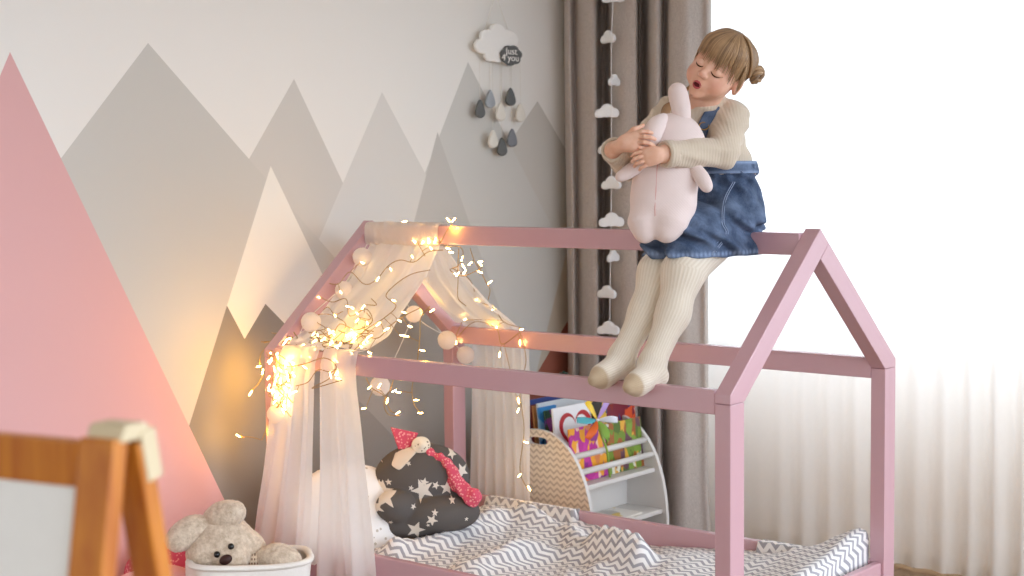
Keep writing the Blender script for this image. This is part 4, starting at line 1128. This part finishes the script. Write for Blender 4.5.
# hands: wrist, palm, then five unequal bent fingers
def hand(wr, palm, fingers, thumb, pr):
    prims = [(wr, palm, .0185, pr)]
    def f(P):
        d = rc(P, wr, palm[0], .0185, .019); d = smin(d, rc(P, palm[0], palm[1], .017, .015), .014); d = smin(d, rc(P, palm[0], palm[2], .017, .014), .014)
        for pts, r in fingers: d = smin(d, chain(P, pts, [r*.92, r*.86, r*.82, r*.70][:len(pts)], .002), .0016)
        d = smin(d, chain(P, thumb[0], [thumb[1]*1.25, thumb[1]*1.05, thumb[1]*.8], .004), .006)
        return d
    return f
a = atd
RH = hand(a(615, 148.5, 3.985), (a(626, 143, 3.945), a(636, 136.5, 3.935), a(634, 147, 3.935)),
    [([a(635, 133.5, 3.932), a(642, 131.5, 3.920), a(648, 131.8, 3.922), a(652, 133, 3.930)], .0063),
     ([a(637, 138, 3.930), a(644, 136.6, 3.917), a(650.5, 137.4, 3.919), a(655, 139.2, 3.928)], .0065),
     ([a(637, 142.6, 3.930), a(643.5, 142, 3.917), a(649.5, 143.2, 3.919), a(653.5, 145, 3.928)], .0062),
     ([a(634.5, 147, 3.932), a(640, 147.4, 3.922), a(645, 148.8, 3.924), a(648.5, 150.5, 3.930)], .0055)],
    ([a(624, 138, 3.955), a(634, 129.5, 3.950), a(643, 125.5, 3.958)], .0066), .02)
LH = hand(a(664, 154.5, 3.945), (a(655, 155.5, 3.925), a(647, 153.5, 3.922), a(649, 161, 3.922)),
    [([a(647, 152, 3.922), a(640, 152, 3.918), a(635, 153.5, 3.922), a(632, 156, 3.932)], .0060),
     ([a(647.5, 156, 3.920), a(640, 157, 3.914), a(634.5, 159, 3.918), a(632, 161.5, 3.930)], .0062),
     ([a(648, 160, 3.920), a(641.5, 162, 3.915), a(636.5, 164, 3.920), a(634.5, 166.5, 3.932)], .0060),
     ([a(650, 163.2, 3.922), a(645, 166, 3.918), a(641, 168, 3.922), a(639.5, 170, 3.932)], .0053)],
    ([a(659, 151, 3.925), a(651, 148, 3.930), a(645, 149, 3.940)], .0064), .02)
def body_f(P):
    d = torso_f(P); d = smin(d, legs_f(P), .02)
    l, r = arms_f(P); d = smin(d, l, .02); d = smin(d, r, .02)
    d = smin(d, LH(P), .006)
    d = np.minimum(d, RH(P)) if False else smin(d, smin(rc(P, J['rwr'], a(615, 148.5, 3.985), .02, .0185), RH(P), .006), .002)
    d = smin(d, rc(P, J['chest']+V3(0, 0, .03), hl(0, -.03, -.10), .045, .043), .03)
    return smin(d, head_f(head_local(P))*HS, .012)
def blush(V):
    q = head_local(V); f = np.zeros(len(V))
    for s in (-1, 1):
        f += .55*np.exp(-(nrm(q-V3(s*.040, .066, -.036))/.020)**2); f += .3*np.exp(-(nrm(q-V3(s*.074, 0, -.02))/.02)**2)
    f += .35*np.exp(-(nrm(q-V3(0, .100, -.027))/.010)**2)
    return np.clip(f, 0, 1)
girl = sdf_obj('person', body_f, (1.19, -.16, .84), (1.62, .60, 1.86), .0028, M_SKIN, None, {'blush': blush})
tag(girl, 'person in denim dress and cream tights sitting on the roof beam hugging a toy', 'person')
# a finer face: same surface, cut from the head only would double it, so lids, lips and brows are laid on it
def face_pt(x, z, off=0):
    q = V3(x, .16, z); 
    for _ in range(80):
        s = float(head_f(q[None])[0]); q[1] -= s*.6
        if abs(s) < 5e-5: break
    q[1] += off; return q
def face_tube(pts, r, m, name, off=0, k=8, n=6):
    c = catmull([hl(*face_pt(x, z, off)) for x, z in pts], n); rad = r*np.sin(np.linspace(.12, math.pi-.12, len(c)))**.7*HS
    t = MB(); t.tube(c, rad, k); return t.build(name, m, girl)
for s in (-1, 1):
    face_tube([(s*x, z) for x, z in ((.0140, -.0065), (.020, -.0112), (.029, -.0132), (.038, -.0110), (.0470, -.0050))], .0021, M_LASH, 'eyelashes', .0004)
    face_tube([(s*x, z) for x, z in ((.017, .0045), (.024, .0085), (.031, .0090), (.040, .0055))], .0008, mat('lid_crease', '#C98D76', .6, .1), 'lid_crease', -.0002)
face_tube([(-.0140, -.0560), (-.008, -.0515), (-.003, -.0495), (0, -.0503), (.003, -.0495), (.008, -.0515), (.0140, -.0560)], .0036, M_LIP, 'upper_lip', .0002)
face_tube([(-.0128, -.0575), (-.008, -.0640), (0, -.0668), (.008, -.0640), (.0128, -.0575)], .0042, M_LIP, 'lower_lip', -.0004)
V, F = [], []; 
ctr = hl(*face_pt(0, -.058, .0012)); V.append(ctr)
for i in range(20):
    t = 2*math.pi*i/20; V.append(hl(*face_pt(.0105*math.cos(t), -.0578+.0058*math.sin(t), .0010)))
F = [(0, 1+i, 1+(i+1) % 20) for i in range(20)]
solid(mesh_obj('mouth', V, F, M_MOUTH, girl), .0008)

# hair: a parted cap, fringe, swept sides, two braided buns and loose locks
def cap_f(q):
    d = ell(q, (0, -.016, .030), (.0785, .0955, .0835))
    # hairline: keep what lies above and behind the face
    hair_line = .020+.5*np.abs(q[..., 0])*0+(q[..., 1]-.045)*-.0
    cut = np.maximum(q[..., 1]*.80-(q[..., 2]-.012)*.75-.030, -(q[..., 2]+.052)+np.clip(q[..., 1]+.0, -1, 0)*.25)
    d = smax(d, cut, .01)
    return d+.0012*np.sin(np.arctan2(q[..., 0], q[..., 1]+.02)*95+q[..., 2]*40)
def capP(P): return cap_f(head_local(P))*HS
def strandv(V):
    q = head_local(V); return .5+.5*np.sin(np.arctan2(q[:, 0], q[:, 1]+.02)*60+5*np.sin(q[:, 2]*40))
hair = sdf_obj('hair', capP, HO-.15, HO+.15, .003, M_HAIR, girl, {'strand': strandv})
def locks(name, paths, parent):
    Vs, Fs, St = [], [], []
    for path, r0, r1, tone in paths:
        c = catmull([hl(*p) for p in path], 7); n = len(c); rad = np.interp(np.linspace(0, 1, n), [0, .5, .85, 1], [r0*.8, r0, (r0+r1)/2, r1*.4])*HS
        v, f = tube_vf(c, rad, 7); o = len(Vs); Vs += list(v); Fs += [tuple(i+o for i in q) for q in f]
        St += [min(1, max(0, tone+.16*math.sin(j*2.1))) for i in range(n) for j in range(7)]
    ob = mesh_obj(name, Vs, Fs, M_HAIR, parent); at_ = ob.data.attributes.new('strand', 'FLOAT', 'POINT'); at_.data.foreach_set('value', np.array(St, np.float32)); return ob
def scalp(th, ph, off=.0035):      # th: round from the front (0) to her left (+); ph: height angle
    x = .0785*math.cos(ph)*math.sin(th); y = .0955*math.cos(ph)*math.cos(th); z = .0835*math.sin(ph)
    k = 1+off/.085; return (x*k, -.016+y*k, .030+z*k)
rr = random.Random(5); pa_ = []
for i in range(84):                 # fringe falling forward from the crown
    t = -1.02+2.04*i/83+rr.uniform(-.02, .02); top_ph = 1.25
    end = (-.02 if abs(t) > .8 else .02)+rr.uniform(-.035, .03)
    pts = [scalp(t*.35, 1.38, .003), scalp(t*.62, 1.05, .006), scalp(t*.82, .72, .009), scalp(t*.95, .38, .011)]
    e = scalp(t, -.02, .008); zt_ = .016+rr.uniform(-.016, .010)+.012*(t < -.3)-(.018 if t > .78 else 0)
    e = (e[0], e[1]-.004, zt_); pts.append(e)
    pa_.append((pts, .0031, .0010, rr.uniform(.15, .95)))
locks('fringe', pa_, hair)
pa_ = []
for s in (-1, 1):                   # sides combed back and down to the buns
    for i in range(30):
        u = i/29; th0 = s*(.95+1.2*u)
        p0 = scalp(s*.12, 1.45-.25*u*0, .002) if u > .25 else scalp(s*.75, .95, .004)
        pts = [scalp(s*(.10+.25*u), 1.42, .003), scalp(s*(1.15+.5*u), 1.0-.1*u, .005), scalp(s*(1.35+.55*u), .45, .006), scalp(s*(1.62+.30*u), .0-.10*rr.random(), .006), (s*.070, -.050, .034+rr.uniform(-.014, .014))]
        pa_.append((pts, .0036, .002, rr.uniform(.2, .8)))
locks('swept_sides', pa_, hair)
for s in (-1, 1):                   # braids rolled into a bun behind each ear
    bc_ = V3(s*.078, -.052, .034); pa_ = []
    for k in range(3):
        pts = []
        for i in range(34):
            t = i/33; R = .020*(1-.35*t); an = t*2*math.pi*1.9; w = an*2.2+k*2*math.pi/3
            rr_ = R+.0055*math.cos(w); pts.append((bc_[0]+s*(.006+.012*t+.0055*math.sin(w)), bc_[1]+rr_*math.cos(an)*1.05, bc_[2]+rr_*math.sin(an)))
        pa_.append((pts, .0070, .004, .25+.25*k))
    locks('bun', pa_, hair)
pa_ = []
for s, n_w in ((1, 6), (-1, 4)):
  pa_ = []
  for i in range(n_w):                  # wisps at the temple and nape
      pts = [scalp(s*1.15, .25, .006), scalp(s*(1.22+.03*i), -.15, .006), (s*(.077+.0005*i), .002-.008*(i % 4), -.030-.006*(i % 3))]
      pa_.append((pts, .0018, .0006, rr.uniform(.5, .95)))
  locks('wisps', pa_, hair)
pa_ = []
for i in range(7):                  # a lock over her right shoulder
    o = i-3
    pts = [hl(-.055, -.045, -.055), atd(676+o*.5, 100, 4.10), atd(667+o, 108+.4*o, 4.09), atd(664+o*1.3, 119, 4.085)]
    pa_.append(([tuple(head_local(np.asarray(p)[None])[0]) for p in pts], .0045, .0015, .45+.07*i))
locks('lock', pa_, hair)

# sweater
def knit(nt, b):
    k, (x, y, z) = coords(nt, 'Object'); f = ((x*.6+y*.8)*700).op('SINE')*.5+.5; g = noise(nt, 260, 4, k)
    add_bump(nt, b, f*.5+g*.5, .6, .0025)
M_KNIT = mat('cream_knit', '#D2C3AE', .9, .1, build=knit, var=.05, sheen=.3)
lcuff = J['lwr']+(J['lel']-J['lwr'])*.02; rcuff = J['rwr']+(J['rel']-J['rwr'])*.02
def fold(P, am, fr): return am*np.sin(P[..., 2]*fr+2.5*np.sin(P[..., 0]*38)+P[..., 1]*25)
def sweater_f(P):
    d = torso_f(P, .007); d = np.maximum(d, 1.418-P[..., 2])
    l, r = arms_f(P, .009, lcuff, rcuff)
    for e, c, w in ((l, lcuff, J['lwr']-J['lel']), (r, rcuff, J['rwr']-J['rel'])):
        w = w/nrm(w); e = smax(e, (P-c)@w-.004, .004); d = smin(d, e, .022)
    col = rc(P, J['chest']+V3(0, 0, .05), hl(0, -.030, -.098), .054, .049)
    up = (hl(0, -.03, -.088)-J['chest']); up = up/nrm(up)
    col = smax(col, (P-hl(0, -.028, -.092))@up, .006); d = smin(d, col, .015)
    return d+fold(P, .0018, 150)+.003*np.sin(P[..., 0]*75+P[..., 1]*60+P[..., 2]*30)*np.clip(1-nrm(P-J['lel'])/.07, 0, 1)*1.4
sw = sdf_obj('sweater', sweater_f, (1.19, .02, 1.27), (1.60, .57, 1.68), .0042, M_KNIT, girl)
for c, w, r in ((lcuff, J['lwr']-J['lel'], .0315), (rcuff, J['rwr']-J['rel'], .031)):
    w = w/nrm(w); ref = np.cross(w, V3(0, 0, 1)); ref /= nrm(ref); r2 = np.cross(w, ref); V = []
    prof = [(-.022, r+.0025), (-.012, r+.004), (0, r+.003), (.008, r+.001), (.009, r-.004), (.002, r-.007), (-.02, r-.008)]; K = 40
    V = [c+w*t+(ref*math.cos(2*math.pi*j/K)+r2*math.sin(2*math.pi*j/K))*(q+.0008*(j % 2)) for t, q in prof for j in range(K)]
    F = [(i*K+j, i*K+(j+1) % K, (i+1)*K+(j+1) % K, (i+1)*K+j) for i in range(len(prof)-1) for j in range(K)]
    mesh_obj('cuff', V, F, M_KNIT, sw)

# ribbed tights
def ribs(V):
    out = np.zeros(len(V)); best = np.full(len(V), 9.)
    for pts, rd, an, he_, to in LEGS:
        pl = list(pts)+[he_+(to-he_)*.4, to]
        for i in range(len(pl)-1):
            a_, b_ = pl[i], pl[i+1]; ax = (b_-a_)/nrm(b_-a_); h = np.clip((V-a_)@(b_-a_)/((b_-a_)@(b_-a_)), 0, 1)
            v = V-(a_+h[:, None]*(b_-a_)); d = nrm(v); r1 = np.cross(ax, V3(1, 0, 0)); r1 /= nrm(r1); r2 = np.cross(ax, r1)
            an_ = np.arctan2(v@r1, v@r2); m = d < best; best[m] = d[m]; out[m] = an_[m]
    return out
def toes(V): return np.clip(np.maximum.reduce([np.clip((V-he_)@(to-he_)/((to-he_)@(to-he_))-.80, 0, 1)*18*(nrm(V-to) < .07) for _, _, an, he_, to in LEGS]), 0, 1)
def tightb(nt, b):
    f = S(nt, attr(nt, 'rib').outputs['Fac']); w = (f*34).op('SINE')*.5+.5
    k, xyz = coords(nt, 'Object'); g = noise(nt, 250, 2, k)
    toe = S(nt, attr(nt, 'toe').outputs['Fac']); set_base(nt, b, mixc(nt, toe, mixc(nt, w*.6+g*.3, lin('#D8CBB6'), lin('#ECE3D3')), lin('#C2AC8E'))); add_bump(nt, b, w, .4, .0012)
M_TIGHT = mat('cream_ribbed_tights', '#E4D7BF', .9, .1, build=tightb, sheen=.3)
sdf_obj('tights', lambda P: smax(legs_f(P, .0035), P[..., 1]-.345, .01), (1.22, -.14, .84), (1.58, .53, 1.40), .0036, M_TIGHT, girl, {'rib': ribs, 'toe': toes})
M_TOE = mat('tan_toe_seam', '#C9B08C', .9, .1, bump=(200, .2))

# denim pinafore dress
def denim(nt, b):
    k, (x, y, z) = coords(nt, 'Object'); g = noise(nt, 16, 5, k, .65); h = noise(nt, 1, 3, stretch(nt, k, (500, 500, 120)))
    w = S(nt, attr(nt, 'wear').outputs['Fac'])
    set_base(nt, b, mixc(nt, (g.smooth(.3, .75)*.42+h*.25+w*.7).min(1), lin('#22314B'), lin('#8EA2C0'))); add_bump(nt, b, h, .3, .001)
M_DENIM = mat('blue_denim', '#4A6388', .85, .15, build=denim)
M_STITCH = mat('pale_stitching', '#B9BCC4', .8, .1)
ZH = 1.201
wc = V3(1.403, .447, 1.462)
def skirt_f(P):
    Q = P.copy(); z = P[..., 2]; lowz = np.clip(1.262-z, 0, None); Q[..., 2] = np.maximum(z, 1.262)
    d = rc(Q, wc, V3(1.404, .443, 1.31), .0885, .101)
    d = smin(d, rc(Q, V3(1.445, .43, 1.30), J['lkn']+V3(.004, .0, .040), .080, .066), .035)
    d = smin(d, rc(Q, V3(1.355, .43, 1.30), J['rkn']+V3(-.004, .0, .040), .085, .066), .035)
    d = smin(d, ell(Q, (1.418, .30, 1.285), (.095, .13, .055)), .03)
    d = d-.06*lowz
    fo = .008*np.sin(P[..., 0]*58+P[..., 2]*75+1.6*np.sin(P[..., 1]*20))*np.clip((1.41-z)/.1, 0, 1)+.005*np.sin(P[..., 1]*70+P[..., 2]*95+P[..., 0]*45+2*np.sin(P[..., 2]*40))+.003*np.sin(P[..., 0]*130+P[..., 1]*110)*np.clip((z-1.36)/.05, 0, 1)
    d = d+fo
    hem = ZH-.012*np.clip((.27-P[..., 1])/.15, 0, 1)*np.clip((1.40-P[..., 0])/.06, -.3, 1)+.0012*np.sin(P[..., 0]*60+P[..., 1]*50)
    d = smax(d, hem-z, .004); return smax(d, z-1.445, .004)*.85
def wear(V):
    z = V[:, 2]; e = np.exp(-((z-ZH-.010)/.006)**2)*.9+np.exp(-((z-1.437)/.006)**2)*.5
    return np.clip(e*(.6+.4*np.sin(V[:, 0]*400+V[:, 1]*330)), 0, 1)
M_SEAMW = mat('pale_denim_seam', '#9AA9C2', .85, .1, bump=(400, .3))
dr = sdf_obj('dress', skirt_f, (1.20, .05, 1.16), (1.62, .60, 1.46), .0040, M_DENIM, girl, {'wear': wear})
for pts in ([(733, 182), (724, 200), (722, 222), (726, 234), (714, 252)], [(735, 182), (726, 200), (724, 222), (728, 234), (716, 252)], [(727, 236), (717, 243), (712, 255)]):
    c = catmull([onto(skirt_f, atd(x, y, 3.8), ray(x, y)) for x, y in pts], 6); m = MB(); m.tube(c, .0011, 6); m.build('seam', M_SEAMW, dr)
# waistband, bib and straps laid over the sweater
def band_f(P):
    t = torso_f(P, .0125); z = P[..., 2]; w = np.abs(z-1.437)
    return smax(np.abs(t)-.0045, w-.017, .003)
def wear2(V): return np.clip(np.exp(-((np.abs(V[:, 2]-1.437)-.014)/.004)**2)*.8, 0, 1)
sdf_obj('waistband', band_f, (1.28, .28, 1.39), (1.58, .58, 1.48), .0034, M_DENIM, dr, {'wear': wear2})
def strapgeo(px, name):
    ctr = catmull([onto(lambda P: torso_f(P, .012), atd(x, y, 3.9), ray(x, y)) if nrm(ray(x, y)) else 0 for x, y in px], 6)
    def f(P):
        d = None
        for i in range(len(ctr)-1):
            e = rc(P, ctr[i], ctr[i+1], .0155, .0155); d = e if d is None else np.minimum(d, e)
        return smax(d, np.abs(torso_f(P, .0115))-.004, .003)
    return sdf_obj(name, f, ctr.min(0)-.03, ctr.max(0)+.03, .003, M_DENIM, dr, {'wear': lambda V: np.zeros(len(V))}), ctr
try:
    s1, sc1 = strapgeo([(700, 140), (703, 128), (708, 117), (714, 108)], 'strap')
    M_BRASS = mat('brass', '#A98550', .35, .5, metal=.8)
    bkl = atd(704, 126, 1.0); bp_ = onto(lambda P: torso_f(P, .018), atd(704, 126, 3.9), ray(704, 126))
    m = MB(); t = np.linspace(0, 2*math.pi, 17); m.tube([bp_+.013*math.cos(q)*CR+.010*math.sin(q)*CU for q in t], .0018, 6); m.build('buckle', M_BRASS, s1)
except Exception as ex: print('strap', ex)

# ------------------------------------------------------------------ the pink plush bunny in her arms
def velb(nt, b):
    k, (x, y, z) = coords(nt, 'Object'); f = (z*800).op('SINE')*(x*600+y*500).op('SINE'); g = noise(nt, 120, 3, k)
    add_bump(nt, b, f*.4+g, .3, .0012)
M_BUN = mat('pale_pink_knit', '#E8D7D1', .92, .08, build=velb, var=.03, sheen=.3)
M_SEAM = mat('pink_seam', '#DDA9A4', .9, .05)
BD = 4.045
BU = CU*math.cos(.07)+CR*math.sin(.07); BE = CR*math.cos(.07)-CU*math.sin(.07); BM = np.array([BE, BU, -CF])
def bpt(x, y, o=0): return atd(x, y, BD-o)
def bun_f(P):
    d = ell(P, bpt(663, 199), (.086, .088, .064), BM)
    d = smin(d, ell(P, bpt(667, 172), (.082, .075, .060), BM), .04)
    h = ell(P, bpt(675, 143, .010), (.080, .066, .056), BM); h = smin(h, ell(P, bpt(674, 128, .005), (.052, .035, .045), BM), .03)
    d = smin(d, h, .022)
    d = smin(d, chain(P, [bpt(652, 205, .01), bpt(644, 222, .015), bpt(645, 233, .02)], [.05, .038, .027], .02), .016)
    d = smin(d, chain(P, [bpt(676, 205, .01), bpt(669, 222, .025), bpt(666, 231, .03)], [.05, .044, .030], .02), .016)
    return d
bb = thing('plush_bunny', 'pale pink plush bunny with one upright ear hugged by the little girl', 'plush toy', bpt(664, 232))
def bunp(name, pts, rads, off, k=.005, flat=None):
    c = catmull([bpt(x, y, o) for (x, y), o in zip(pts, off)], 5); rd = np.interp(np.linspace(0, 1, len(c)), np.linspace(0, 1, len(rads)), rads)
    f = lambda P: chain(P, c, rd, k)
    return sdf_obj(name, f, c.min(0)-.06, c.max(0)+.06, .0035, M_BUN, bb)
sdf_obj('body', bun_f, bpt(665, 180)-V3(.17, .17, .2), bpt(665, 180)+V3(.17, .17, .2), .0042, M_BUN, bb)
bunp('ear', [(683, 122), (681, 108), (677.5, 92)], [.019, .0235, .0245], [.02, .02, .02])
bunp('ear', [(664, 117), (657, 125), (651, 136), (647, 145)], [.010, .022, .025, .017], [.045, .066, .074, .072])
bunp('arm', [(692, 165), (702, 178), (707, 187)], [.017, .018, .0145], [.03, .05, .055])
bunp('arm', [(642, 164), (630, 171), (620, 177)], [.017, .017, .0125], [.03, .035, .04])
for pts in ([(659, 152), (657, 170), (656, 190), (655, 206), (655, 216)], [(662, 117), (660, 124), (659, 131)]):
    c = catmull([onto(bun_f, atd(x, y, 3.8), ray(x, y)) for x, y in pts], 5); m = MB(); m.tube(c, .0011, 6); m.build('seam', M_SEAM, bb)
